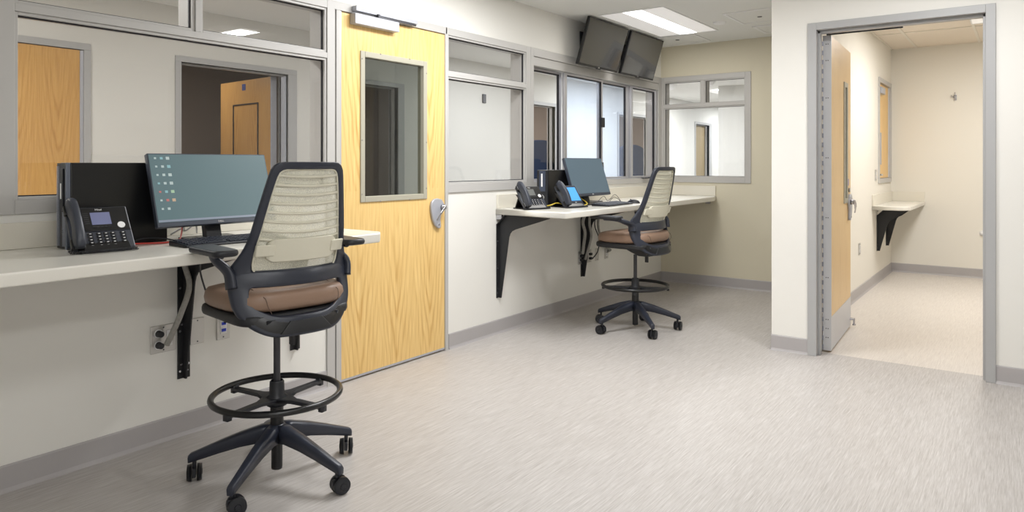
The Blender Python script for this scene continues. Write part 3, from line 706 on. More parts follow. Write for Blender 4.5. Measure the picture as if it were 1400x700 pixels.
# ------------------------------------------------------------------ wall plates
def plate(y0, y1, z0, z1, label, kind, x=0., m=M_PLATE):
    t = thing('wall_plate', label, 'wall plate', (x, (y0+y1)/2, (z0+z1)/2), 0, None)
    a = (y1-y0)/2; c = (z1-z0)/2
    b = NB(); bx(b, 0, .006, -a, a, -c, c, bev=.003); obj('cover', b, m, t)
    if kind == 'power2':
        b = NB()
        for z in (.026, -.026): cyl(b, (.006, -a+.035, z), (.009, -a+.035, z), .019, seg=20)
        parts('receptacle', b, M_WHITE, t)
        b = NB()
        for z in (.026, -.026): cyl(b, (.009, -a+.035, z), (.035, -a+.035, z), .016, .013, seg=16)
        parts('plug', b, M_BLK, t)
        b = NB(); bx(b, .006, .009, a-.045, a-.02, -.035, .035); obj('switch_insert', b, M_WHITE, t)
    elif kind == 'data':
        b = NB(); bx(b, .006, .009, -.017, .017, -.034, .034); obj('insert', b, M_WHITE, t)
        b = NB(); bx(b, .009, .012, -.011, .011, .008, .022); obj('jack', b, M_BLUEJ, t); b = NB(); bx(b, .009, .012, -.011, .011, -.024, -.010); obj('jack', b, M_BLUEJ, t)
    elif kind == 'outlet':
        b = NB()
        for z in (.019, -.019): bx(b, .006, .009, -.016, .016, z-.013, z+.013)
        parts('receptacle', b, M_WHITE, t)
        b = NB()
        for z in (.019, -.019):
            for s in (-.006, .006): bx(b, .009, .0095, s-.0012, s+.0012, z-.004, z+.006)
        parts('slot', b, M_BLK, t)
    elif kind == 'outletplug':
        b = NB()
        for z in (.019, -.019): bx(b, .006, .009, -.016, .016, z-.013, z+.013)
        parts('receptacle', b, M_WHITE, t)
        b = NB()
        for z in (.019, -.019): bx(b, .009, .035, -.013, .013, z-.011, z+.011, bev=.003)
        parts('plug', b, M_BLK, t)
    b = NB()
    for z in (c-.012, -c+.012): cyl(b, (.006, 0, z), (.0072, 0, z), .0035, seg=8)
    parts('screw', b, M_CHGREY, t)
    return t
plate(1.610, 1.728, .405, .530, 'double steel wall plate with two black plugs and a grey hose', 'power2')
plate(1.797, 1.866, .410, .532, 'blank steel wall plate between bracket and data plate', 'blank')
plate(1.930, 2.000, .405, .530, 'steel data plate with blue jacks behind the near stool', 'data')
plate(5.350, 5.415, .375, .490, 'leftmost wall plate under the far counter, beside the bracket', 'outletplug')
plate(5.500, 5.585, .375, .490, 'wall plate with black plugs just right of the far bracket', 'outletplug')
plate(5.660, 5.725, .375, .490, 'blank plate third from the left under the far counter', 'blank')
plate(5.840, 5.905, .375, .490, 'rightmost wall plate under the far counter with a plugged hose', 'outlet')
plate(7.30, 7.38, .40, .51, 'low outlet plate on the side room wall beside the open door', 'outlet', x=1.904)
plate(8.20, 8.30, 1.08, 1.20, 'switch plate beside the side room window', 'outlet', x=1.904)
b = NB(); bx(b, FX, FX+.015, 7.39, 7.46, 2.07, 2.19, bev=.003); tag(obj('wall_sensor', b, M_CHGREY), 'small dark vertical plate high on the corridor wall behind the sidelight', 'wall sensor')
# coat hook and door bumper in the side room
t = thing('coat_hook', 'small chrome coat hook high on the side room back wall', 'hook', (2.543, 9.314, 2.0))
b = NB(); bx(b, -.014, .014, -.006, 0, -.03, .03, bev=.002); obj('hook_plate', b, M_CHROME, t)
b = NB(); tube(b, smooth_path([(0, -.004, .02), (0, -.05, .03), (0, -.06, .055)], 5), .005); tube(b, smooth_path([(0, -.004, -.015), (0, -.035, -.03), (0, -.04, -.005)], 5), .005); tube(b, smooth_path([(0, -.004, .0), (-.03, -.035, .01), (-.035, -.04, .03)], 5), .005)
parts('prong', b, M_CHROME, t, smooth=True)
b = NB(); lathe(b, [(0, .03), (.015, .03), (.028, .018), (.032, 0)], mtx=Matrix.Translation((2.80, 9.314, .497)) @ Matrix.Rotation(PI/2, 4, 'X'))
tag(obj('door_bumper', b, M_WHITE, smooth=True), 'round white door bumper on the side room back wall', 'door bumper')

# ------------------------------------------------------------------ wall screens
def tv(y0, y1, label):
    z0, z1, x0, x1 = 2.105, 2.497, .105, .225
    t = thing('wall_screen', label, 'television', (x0, (y0+y1)/2, z0), 0, 'tilted black wall screens')
    a = (y1-y0)/2; h = math.hypot(z1-z0, x1-x0); tilt = math.atan2(x1-x0, z1-z0)
    m = Matrix.Rotation(tilt, 4, 'Y')       # local z up the screen, x outwards
    b = NB(); bx(b, -.028, 0, -a, a, 0, h, mtx=m, bev=.003); body = obj('housing', b, M_BLK2, t)
    b = NB(); bx(b, 0, .0012, -a+.010, a-.010, .018, h-.010, mtx=m); obj('screen', b, M_TVS, t)
    b = NB(); bx(b, .0, .003, -.012, .012, .004, .012, mtx=m); obj('badge', b, M_CHROME, t)
    b = NB(); bx(b, -.004, .004, -.04, .04, -.008, .001, mtx=m, bev=.002); obj('sensor_bar', b, M_BLK2, t)
    b = NB(); bx(b, -.05, -.028, -.16, .16, .06, h-.08, mtx=m); bx(b, .001-x0, .012-x0, -.15, .15, .10, .32)
    for s in (-.12, .12): bx(b, .008-x0, -.03, s-.012, s+.012, .19, .23)
    obj('wall_mount', b, M_BLK, t)
    return t
tv(5.180, 5.887, 'left of the two tilted black screens above the sliding window')
tv(5.962, 6.672, 'right of the two tilted black screens above the sliding window')
b = NB(); tube(b, smooth_path([(.06, 5.925, 2.40), (.03, 5.92, 2.36), (.07, 5.93, 2.31), (.04, 5.915, 2.26), (.02, 5.92, 2.186)], 6), .006)
tag(obj('cable_loop', b, M_BLK, smooth=True), 'black cable hanging between the two wall screens', 'cable')

# ------------------------------------------------------------------ drafting stools
def ray_poly(poly, c, th):
    d = Vector((math.cos(th), math.sin(th))); best = None; n = len(poly)
    for i in range(n):
        p = Vector(poly[i])-Vector(c); q = Vector(poly[(i+1) % n])-Vector(c); e = q-p
        den = d.x*e.y-d.y*e.x
        if abs(den) < 1e-9: continue
        t = (p.x*e.y-p.y*e.x)/den; s = (p.x*d.y-p.y*d.x)/den
        if t > 0 and -1e-6 <= s <= 1+1e-6: best = t if best is None else max(best, t)
    return Vector(c)+d*best
def roundpoly(pts, rad, n=8):
    out = []; N = len(pts)
    for i in range(N):
        p = Vector(pts[i]); a = Vector(pts[i-1]); c = Vector(pts[(i+1) % N])
        u = (a-p).normalized(); v = (c-p).normalized(); r = rad[i] if isinstance(rad, (list, tuple)) else rad
        r = min(r, (a-p).length*.48, (c-p).length*.48)
        A = p+u*r; B = p+v*r
        for k in range(n+1):
            t = k/n; out.append(tuple((1-t)**2*A+2*t*(1-t)*p+t*t*B))
    return out
def sym(half):     # half: right side points top->bottom
    return half+[(-x, y) for x, y in reversed(half)]

REC = .225
def backmap(u, z, off=0.):
    """back surface: u across, z height -> xyz, off>0 moves towards the back"""
    yy = -.180-(z-.86)*REC if z > .86 else -.180-(.86-z)*.24
    yy += u*u*(1.35 if z < .86 else max(.9, 1.35-(z-.86)*3))
    return Vector((u, yy-off, z))
def band(bm, outer, inner, c, N, tfront, tback, mp):
    rings = []
    for i in range(N):
        th = 2*PI*i/N; o = ray_poly(outer, c, th); n = ray_poly(inner, c, th)
        sec = [(0, .35), (.12, 1), (.88, 1), (1, .35), (1, -.35), (.88, -1), (.12, -1), (0, -.35)]
        R = []
        for a, s in sec:
            p = o.lerp(n, a); R.append(bm.verts.new(mp(p.x, p.y, s*tback if s > 0 else s*tfront)))
        rings.append(R)
    for i in range(N):
        A = rings[i]; B = rings[(i+1) % N]
        for k in range(8): bm.faces.new((A[k], A[(k+1) % 8], B[(k+1) % 8], B[k]))
UO = roundpoly(sym([(.142, 1.268), (.162, 1.17), (.204, .945), (.248, .862), (.240, .80)]), [.04, .05, .06, .03, .03]+[.03, .03, .06, .05, .04])
UI = roundpoly(sym([(.118, 1.240), (.137, 1.16), (.176, .93), (.176, .845)]), [.028, .05, .04, .07]+[.07, .04, .05, .028])
LO = roundpoly(sym([(.225, .862), (.250, .835), (.240, .70), (.150, .618)]), [.015, .03, .09, .10]+[.10, .09, .03, .015])
LI = roundpoly(sym([(.165, .805), (.188, .798), (.188, .735), (.110, .692)]), [.012, .02, .05, .06]+[.06, .05, .02, .012])
def make_stool(label):
    t = thing('drafting_stool', label, 'stool', (0, 0, 0), 0, 'drafting stools at the counters')
    # back frame
    b = NB(); band(b, UO, UI, (0, 1.02), 96, .012, .014, backmap); bf = obj('back_frame', b, M_NAVY, t, smooth=True)
    b = NB(); band(b, LO, LI, (0, .75), 96, .022, .018, backmap); yk = obj('lower_frame', b, M_NAVY, t, smooth=True)
    # black strips for the recesses' darkness, and centre plate on the lower band
    def strip(z_in, z_out, u0, u1, off, name, m, par):
        b = NB(); n = 40; V = []
        for i in range(n+1):
            u = u0+(u1-u0)*i/n
            def lim(poly): return ray_poly(poly, (0, .75), math.atan2(-.10, u*1.0) if abs(u) > 1e-6 else -PI/2)
            th = math.atan2(-.09, u); o = ray_poly(LO, (0, .75), th); q = ray_poly(LI, (0, .75), th)
            V.append([b.verts.new(backmap(*(q.lerp(o, s)), off_)) for s, off_ in ((z_in, off), (z_out, off), (z_out, off-.006), (z_in, off-.006))])
        for A, B in zip(V, V[1:]):
            for k in range(4): b.faces.new((A[k], A[(k+1) % 4], B[(k+1) % 4], B[k]))
        b.faces.new(V[0]); b.faces.new(V[-1][::-1])
        return obj(name, b, m, par, smooth=True)
    strip(.28, .80, -.27, -.078, .0212, 'recess_strip', M_BLK2, yk); strip(.28, .80, .078, .27, .0212, 'recess_strip', M_BLK2, yk)
    strip(.24, .84, -.080, .080, .0225, 'centre_plate', M_METB, yk)
    # mesh back with slats
    b = NB(); nu, nz = 22, 36; G = []
    zs = [.848+(1.236-.848)*j/nz for j in range(nz+1)]
    def halfw(z):
        p = None; best = 0
        for i in range(len(UI)):
            a = UI[i]; c = UI[(i+1) % len(UI)]
            if (a[1]-z)*(c[1]-z) <= 0 and abs(a[1]-c[1]) > 1e-9: best = max(best, abs(a[0]+(c[0]-a[0])*(z-a[1])/(c[1]-a[1])))
        return best
    for z in zs:
        hw = halfw(z)+.004; row = []
        for i in range(nu+1):
            u = -hw+2*hw*i/nu; bow = .030*(1-(u/hw)**2)*math.sin(PI*min(1, (z-.84)/.40))
            row.append(b.verts.new(backmap(u, z, bow*.5)))
        G.append(row)
    for A, B in zip(G, G[1:]):
        for i in range(nu): b.faces.new((A[i], A[i+1], B[i+1], B[i]))
    mo = obj('mesh_panel', b, M_MESH, t, smooth=True)
    b = NB()
    for k in range(8):
        z = 1.218-k*.0335; hw = halfw(z)+.002; sg = .006+.0012*k
        pts = [backmap(-hw+2*hw*i/16, z-sg*(1-((i-8)/8)**2), .015*(1-((i-8)/8)**2)+.003) for i in range(17)]
        tube(b, pts, .0045, sec=[(1.0*math.cos(q), 1.15*math.sin(q)) for q in [2*PI*i/8 for i in range(8)]])
    obj('back_slat', b, M_SLAT, mo, smooth=True)
    b = NB()      # inner rim of the mesh
    rim = [backmap(p[0]*.985, .845+(p[1]-.845)*.992+.002, .006) for p in UI[::2]]
    tube(b, rim, .004, seg=6, closed=True); obj('mesh_rim', b, M_SLAT, mo, smooth=True)
    # lumbar pad
    b = NB(); V = []
    for i in range(25):
        u = -.140+.280*i/24; e = abs(u)/.140; hh = .044*(1-.25*max(0, e-.86)/.14*3*.5); bw = .008*(1-e*e); zc = .938
        V.append([b.verts.new(backmap(u, zc+a*hh, o+bw)) for a, o in ((1, .012), (1, .024), (.90, .029), (-.90, .029), (-1, .024), (-1, .012))])
    for A, B in zip(V, V[1:]):
        for k in range(6): b.faces.new((A[k], A[(k+1) % 6], B[(k+1) % 6], B[k]))
    b.faces.new(V[0]); b.faces.new(V[-1][::-1])
    lp = obj('lumbar_pad', b, M_SLAT, t, smooth=True)
    for s in (-1, 1):
        b = NB(); pts = []
        V = []
        for u in (.116, .136, .158, .180):
            V.append([b.verts.new(backmap(s*u, z, o)) for z, o in ((.962, .020), (.962, .036), (.918, .036), (.918, .020))])
        for A, B in zip(V, V[1:]):
            for k in range(4): b.faces.new((A[k], A[(k+1) % 4], B[(k+1) % 4], B[k]))
        b.faces.new(V[0]); b.faces.new(V[-1][::-1])
        obj('lumbar_clip', b, M_SLAT, lp, bevel=.004)
    # seat
    b = NB(); hw, hd, yc = .245, .235, .015
    prof = [(.0, .700), (.80, .698), (.93, .702), (.985, .714), (1.0, .735), (.985, .757), (.94, .772), (.80, .780), (.4, .780), (0, .778)]
    seg = 48; rings = []
    for r, z in prof:
        if r == 0: rings.append([b.verts.new((0, yc, z))]); continue
        R = []
        for i in range(seg):
            a = 2*PI*i/seg; ca, sa = math.cos(a), math.sin(a); e = .62
            x = hw*r*math.copysign(abs(ca)**e, ca); y = hd*r*math.copysign(abs(sa)**e, sa)
            dz = -.012*max(0, y/hd)**2+.010*max(0, -y/hd)**2+.006*(x/hw)**2
            R.append(b.verts.new((x, yc+y, z+dz)))
        rings.append(R)
    for A, B in zip(rings, rings[1:]):
        for i in range(seg):
            j = (i+1) % seg
            if len(A) == 1: b.faces.new((A[0], B[j], B[i]))
            elif len(B) == 1: b.faces.new((A[i], A[j], B[0]))
            else: b.faces.new((A[i], A[j], B[j], B[i]))
    st = obj('seat', b, M_BROWN, t, smooth=True)
    b = NB()
    for s in (-1, 1):
        tube(b, smooth_path([(s*.150, -.212, .765), (s*.145, -.223, .735), (s*.128, -.215, .708)], 5), .0016, seg=6)
        tube(b, smooth_path([(s*.150, -.212, .765), (s*.158, -.10, .789), (s*.160, .10, .784), (s*.15, .21, .765)], 6), .0014, seg=6)
    obj('seam', b, mat('seam_thread', (100, 80, 66), .6), st, smooth=True)
    b = NB(); prism(b, roundpoly([(.232, -.205), (.232, .236), (-.232, .236), (-.232, -.205)], .09, 6), 'z', .662, .703, bev=.014); obj('seat_pan', b, M_CHGREY if False else M_METB, t, smooth=True)
    # mechanism
    b = NB(); prism(b, [(.12, .680), (.07, .655), (.0, .625), (-.07, .600), (-.15, .600), (-.165, .630), (-.16, .680)], 'x', -.075, .075, bev=.008)
    prism(b, [(.02, .680), (-.06, .650), (-.215, .655), (-.222, .684)], 'x', -.150, .150, bev=.006)
    mc = obj('mechanism', b, M_BLK, t, smooth=True)
    b = NB(); tube(b, [(.085, -.02, .645), (.20, -.02, .650)], .007); bx(b, .012, .028, -.10, -.075, .545, .60, bev=.003)
    parts('control_lever', b, M_BLK, mc, smooth=True)
    # column
    b = NB(); lathe(b, [(0, .26), (.0135, .26), (.0135, .60), (0, .60)], seg=20); obj('gas_rod', b, M_CHGREY, t, smooth=True)
    b = NB(); lathe(b, [(0, .035), (.021, .036), (.022, .045), (.022, .20), (.026, .21), (.026, .375), (.020, .38), (.0, .38)], seg=24); obj('column', b, M_BLK2, t, smooth=True)
    # foot ring
    b = NB(); tube(b, [(.247*math.cos(2*PI*i/64), .247*math.sin(2*PI*i/64), .336) for i in range(64)], .0125, seg=10, closed=True); fr = obj('foot_ring', b, M_BLK2, t, smooth=True)
    b = NB(); lathe(b, [(.022, .290), (.040, .292), (.044, .305), (.044, .325), (.030, .335), (.028, .385), (.024, .39)], seg=28); obj('ring_hub', b, M_BLK, fr, smooth=True)
    for k in range(4):
        a = math.radians(45+90*k); m = Matrix.Rotation(a, 4, 'Z')
        b = NB(); prism(b, [(.03, .045), (.09, .018), (.245, .013), (.245, -.013), (.09, -.018), (.03, -.045)], 'z', .312, .326, mtx=m, bev=.002)
        bx(b, .232, .252, -.013, .013, .303, .334, mtx=m); obj('ring_spoke', b, M_BLK, fr, smooth=True)
    # star base on its own pivot so it can face its own way
    bp = bpy.data.objects.new('star_base', None)
    b = NB(); lathe(b, [(0, .150), (.034, .150), (.038, .165), (.036, .205), (.030, .216), (.0, .216)], seg=28)
    hub = obj('star_base', b, M_NAVY, t, smooth=True)
    for k in range(5):
        m = Matrix.Rotation(2*PI*k/5, 4, 'Z')
        b = NB(); V = []
        for x, zt, h, w0 in ((.015, .216, .070, .031), (.06, .212, .064, .027), (.14, .188, .054, .023), (.22, .158, .045, .019), (.29, .130, .038, .016), (.330, .114, .034, .0145), (.338, .106, .028, .012)):
            V.append([b.verts.new(m @ Vector((x, a*w0, zt-c*h))) for a, c in ((-.6, 0), (.6, 0), (1, .25), (.85, 1), (-.85, 1), (-1, .25))])
        for A, B in zip(V, V[1:]):
            for q in range(6): b.faces.new((A[q], A[(q+1) % 6], B[(q+1) % 6], B[q]))
        b.faces.new(V[0]); b.faces.new(V[-1][::-1])
        obj('base_leg', b, M_NAVY, hub, smooth=True)
    for k in range(5):
        m = Matrix.Rotation(2*PI*k/5, 4, 'Z') @ Matrix.Translation((.316, 0, 0)) @ Matrix.Rotation(math.radians((-12, 48, 100, 58, -18)[k]-90-10-72*k), 4, 'Z')
        b = NB(); cyl(b, m @ Vector((0, 0, .05)), m @ Vector((0, 0, .095)), .008, seg=12)
        bx(b, -.020, .022, -.007, .007, .022, .058, mtx=m, bev=.003)
        for s in (-1, 1):
            cyl(b, m @ Vector((-.012, s*.010, .0335)), m @ Vector((-.012, s*.027, .0335)), .0335, .031, seg=28)
            cyl(b, m @ Vector((-.012, s*.027, .0335)), m @ Vector((-.012, s*.029, .0335)), .012, .010, seg=16)
        obj('caster', b, M_BLK, hub, smooth=True)
    return t
def add_arms(t, fy, lats, zt, path):
    """arm pads: centre fy forward, at lats[side] sideways, top at zt; path ends are given as fractions of lat"""
    for s, lat in zip((-1, 1), lats):
        b = NB(); P = smooth_path([(s*(a if a > .0 else -a*lat), y, z) for a, y, z in path], 6)
        rr = [.036-.017*min(1, i/(len(P)-1)*1.3) for i in range(len(P))]
        tube(b, P, rr, sec=[(.52*math.cos(q), 1.0*math.sin(q)) for q in [2*PI*i/14 for i in range(14)]])
        am = obj('arm', b, M_NAVY, t, smooth=True)
        b = NB(); prism(b, roundpoly([(s*lat+.046, fy-.128), (s*lat+.052, fy+.128), (s*lat-.052, fy+.128), (s*lat-.046, fy-.128)], .04, 6), 'z', zt-.024, zt, bev=.009)
        obj('arm_pad', b, M_BLK, am, smooth=True)
def pose(t, x, y, az, base_az, dz, spk):
    rz = math.radians(az-90); t.location = (x, y, 0); t.rotation_euler = (0, 0, rz)
    for ch in [o for o in bpy.data.objects if o.parent == t]:
        if ch.name.startswith('star_base'): ch.rotation_euler = (0, 0, math.radians(base_az)-rz)
        elif ch.name.startswith(('foot_ring', 'column')): pass
        else: ch.location.z += dz
        if ch.name.startswith('foot_ring'): ch.rotation_euler = (0, 0, math.radians(spk)-rz)
s1 = make_stool('near drafting stool with cream slatted back, seen from behind at the long counter')
s2 = copy_tree(s1); s2['label'] = 'far drafting stool seen from its side at the counter under the sliding window'
pose(s1, .732, 1.749, 171, 8, 0.0, 53)
pose(s2, .77, 4.91, 174, 30, -.03, -20)
add_arms(s1, -.115, (.300, .225), .958, [(.238, -.120, .800), (.244, -.108, .860), (-.93, -.085, .905), (-.97, -.090, .926), (-1, -.120, .936), (-1, -.170, .936)])
add_arms(s2, .035, (.335, .270), .882, [(.238, -.125, .770), (.244, -.120, .815), (-.93, -.100, .843), (-.95, -.055, .856), (-1, .0, .860), (-1, .06, .860)])

# ------------------------------------------------------------------ computers on the counters
def desktop(loc, rotz, w, d, h, label, logo, style):
    t = thing('desktop_computer', label, 'computer', loc, rotz)      # front faces local -Y, width along X
    b = NB(); bx(b, -w/2, w/2, 0, d, 0, h, bev=.004); obj('case', b, M_BLK2, t)
    b = NB()
    if style == 'ribbed':
        bx(b, -w/2+.001, w/2-.012, -.010, 0, .002, h-.002)
        fb = obj('front_bezel', b, M_BLK, t); b = NB(); n = 56
        for k in range(n):
            z = .012+k*(h-.024)/n; bx(b, -w/2+.004, -w/2+.026, -.014, -.010, z, z+.0028); bx(b, w/2-.040, w/2-.016, -.014, -.010, z, z+.0028) if not (.42*h < z < .97*h) else None
        obj('vent_ribs', b, mat('bright_ribs', (158, 164, 180), .35, metal=.4), fb)
        b = NB(); bx(b, w/2-.012, w/2, -.016, .0, 0, h, bev=.003); obj('bezel_edge', b, mat('steel_blue_edge', (104, 110, 122), .35, metal=.5), fb)
        b = NB(); bx(b, -.012, .014, -.015, -.010, .45*h, .93*h, bev=.002); obj('drive_bay', b, M_BLK, fb)
        b = NB(); bx(b, -.004, .004, -.017, -.015, .58*h, .76*h); obj('disc_slot', b, M_WHITE, fb)
        b = NB(); cyl(b, (-.004, -.010, .20*h), (-.004, -.013, .20*h), .008); obj('power_badge', b, M_CHGREY, fb)
    else:
        bx(b, -w/2+.001, w/2-.001, -.010, 0, .002, h-.002, bev=.003); fb = obj('front_bezel', b, M_BLK, t)
        b = NB(); bx(b, -.026, .030, -.014, -.010, .42*h, .97*h, bev=.002); obj('drive_bay', b, mat('slate_bay', (66, 74, 92), .4, metal=.3), fb)
        b = NB(); bx(b, -.006, .006, -.017, -.014, .55*h, .90*h); obj('disc_slot', b, M_WHITE, fb)
        b = NB(); tube(b, [(.0+.017*math.cos(q), -.012, .26*h+.017*math.sin(q)) for q in [2*PI*i/24 for i in range(24)]], .0018, seg=6, closed=True); bx(b, -.011, .011, -.0125, -.0105, .26*h-.002, .26*h+.002)
        obj('logo_ring', b, M_KEYT, fb)
    return t
desktop((.150, 1.205, CZ), 0, .095, .38, .335, 'black small-form computer with ribbed silver front beside the near phone', None, 'ribbed')
desktop((.185, 4.520, CZ), 0, .100, .30, .283, 'black computer tower with a round logo on its front, far counter', None, 'plain')

def monitor(loc, rotz, w, h, tilt, zbot, label, scr, brand=None, back=False, icons=0, taskbar=False):
    """faces local +X, width along Y, origin at counter under the screen"""
    t = thing('monitor', label, 'monitor', loc, rotz)
    m = Matrix.Translation((0, 0, zbot)) @ Matrix.Rotation(-tilt, 4, 'Y')
    b = NB(); bx(b, -.026, 0, -w/2, w/2, 0, h, mtx=m, bev=.003); ho = obj('housing', b, mat('monitor_bezel', (60, 66, 78), .35), t)
    b = NB(); bx(b, 0, .0012, -w/2+.005, w/2-.005, .020, h-.005, mtx=m); sc = obj('screen', b, scr, t)
    b = NB(); prism(b, [(-.15, 0), (.03, 0), (.03, .008), (-.15, .012)], 'y', -.115, .115, bev=.002) ; obj('stand_base', b, M_BLK2, t, bevel=.003)
    b = NB(); prism(b, [(-.095, .010), (-.055, .010), (-.105, zbot+.13), (-.135, zbot+.13)], 'y', -.035, .035); bx(b, -.115, -.085, -.05, .05, zbot+.10, zbot+.16); obj('stand_neck', b, M_BLK, t, bevel=.003)
    if icons:
        k = 0
        cols = [(.0, c) for c in range(7)]
        for r in range(7):
            for c in range(3 if r < 6 else 2):
                yy = -w/2+.030+c*.026; zz = h-.022-r*.0365
                b = NB(); s = .0044+.0013*((r*3+c) % 3)
                bx(b, .0012, .0018, yy-s, yy+s, zz-s*.9, zz+s*.9, mtx=m)
                o = obj('desktop_icon', b, M_ICON[[0, 1, 0, 0, 0, 1, 0, 0, 0, 1, 0, 0, 2, 1, 4, 0, 2, 3, 0, 0][k % 20]], sc); k += 1
    if taskbar:
        b = NB(); bx(b, .0012, .0017, -w/2+.006, w/2-.006, .021, .030, mtx=m); obj('taskbar', b, mat('taskbar_tone', (120, 128, 142), .3, emit=(120, 128, 142), es=.3), sc)
    if brand:
        text('brand_lettering', brand, .012, M_KEYT, ho, m @ Matrix.Translation((.0012, 0, .010)) @ Matrix(((0, 0, 1, 0), (1, 0, 0, 0), (0, 1, 0, 0), (0, 0, 0, 1))))
    return t
monitor((.345, 1.745, CZ), math.radians(-2), .545, .318, math.radians(18), .072, 'wide monitor showing a green-grey desktop with icons, long counter', M_SCREEN, 'DELL', icons=20, taskbar=True)
monitor((.345, 5.020, CZ), math.radians(-2), .56, .318, math.radians(18), .075, 'monitor with plain blue-grey screen on the far counter', M_SCREENB, 'DELL')
monitor((.175, 5.33, CZ), math.radians(4), .46, .26, math.radians(3), .085, 'dark monitor standing behind the blue-grey one, only its edge showing', M_TVS)

def keyboard(loc, rotz, label, m=M_BLK, keym=M_NAVY):
    t = thing('keyboard', label, 'keyboard', loc, rotz)       # long side along Y, user side +X
    b = NB(); prism(b, [(-.075, 0), (.075, 0), (.075, .010), (-.075, .020)], 'y', -.225, .225, bev=.003); obj('keyboard_body', b, m, t, smooth=True)
    b = NB()
    for r in range(6):
        x = -.060+r*.0235; z = .0185-(x+.075)*.0667
        for k in range(22):
            if r == 5 and 4 < k < 9 and k != 6: continue
            y = -.205+k*.0195; wy = .0155 if not (r == 5 and k == 6) else .07
            bx(b, x-.008, x+.008, y-wy/2, y+wy/2, z-.003, z+.006)
    ks = obj('keys', b, keym, t, bevel=.0015); ks['kind'] = 'stuff'
    return t
keyboard((.455, 1.720, CZ), math.radians(-4), 'black keyboard in front of the wide monitor on the long counter')
keyboard((.50, 5.055, CZ), math.radians(3), 'dark keyboard in front of the blue-grey monitor, far counter', keym=mat('grey_keys', (92, 96, 104), .45))
t = thing('mouse', 'small black mouse right of the far keyboard', 'mouse', (.515, 5.40, CZ), .2)
b = NB(); sph(b, (0, 0, 0), 1, (.055, .030, .032)); bmesh.ops.bisect_plane(b, geom=b.verts[:]+b.edges[:]+b.faces[:], plane_co=(0, 0, .0005), plane_no=(0, 0, -1), clear_outer=True)
obj('shell', b, M_BLK, t, smooth=True)
b = NB(); cyl(b, (-.025, -.003, .028), (-.025, .003, .028), .006); obj('scroll_wheel', b, M_CHGREY, t)
b = NB(); tube(b, smooth_path([(-.05, 0, .01), (-.10, .02, .004), (-.16, -.03, .05), (-.2, -.06, .004), (-.26, -.02, .004)], 6), .002, seg=6); obj('cord', b, M_BLK, t, smooth=True)

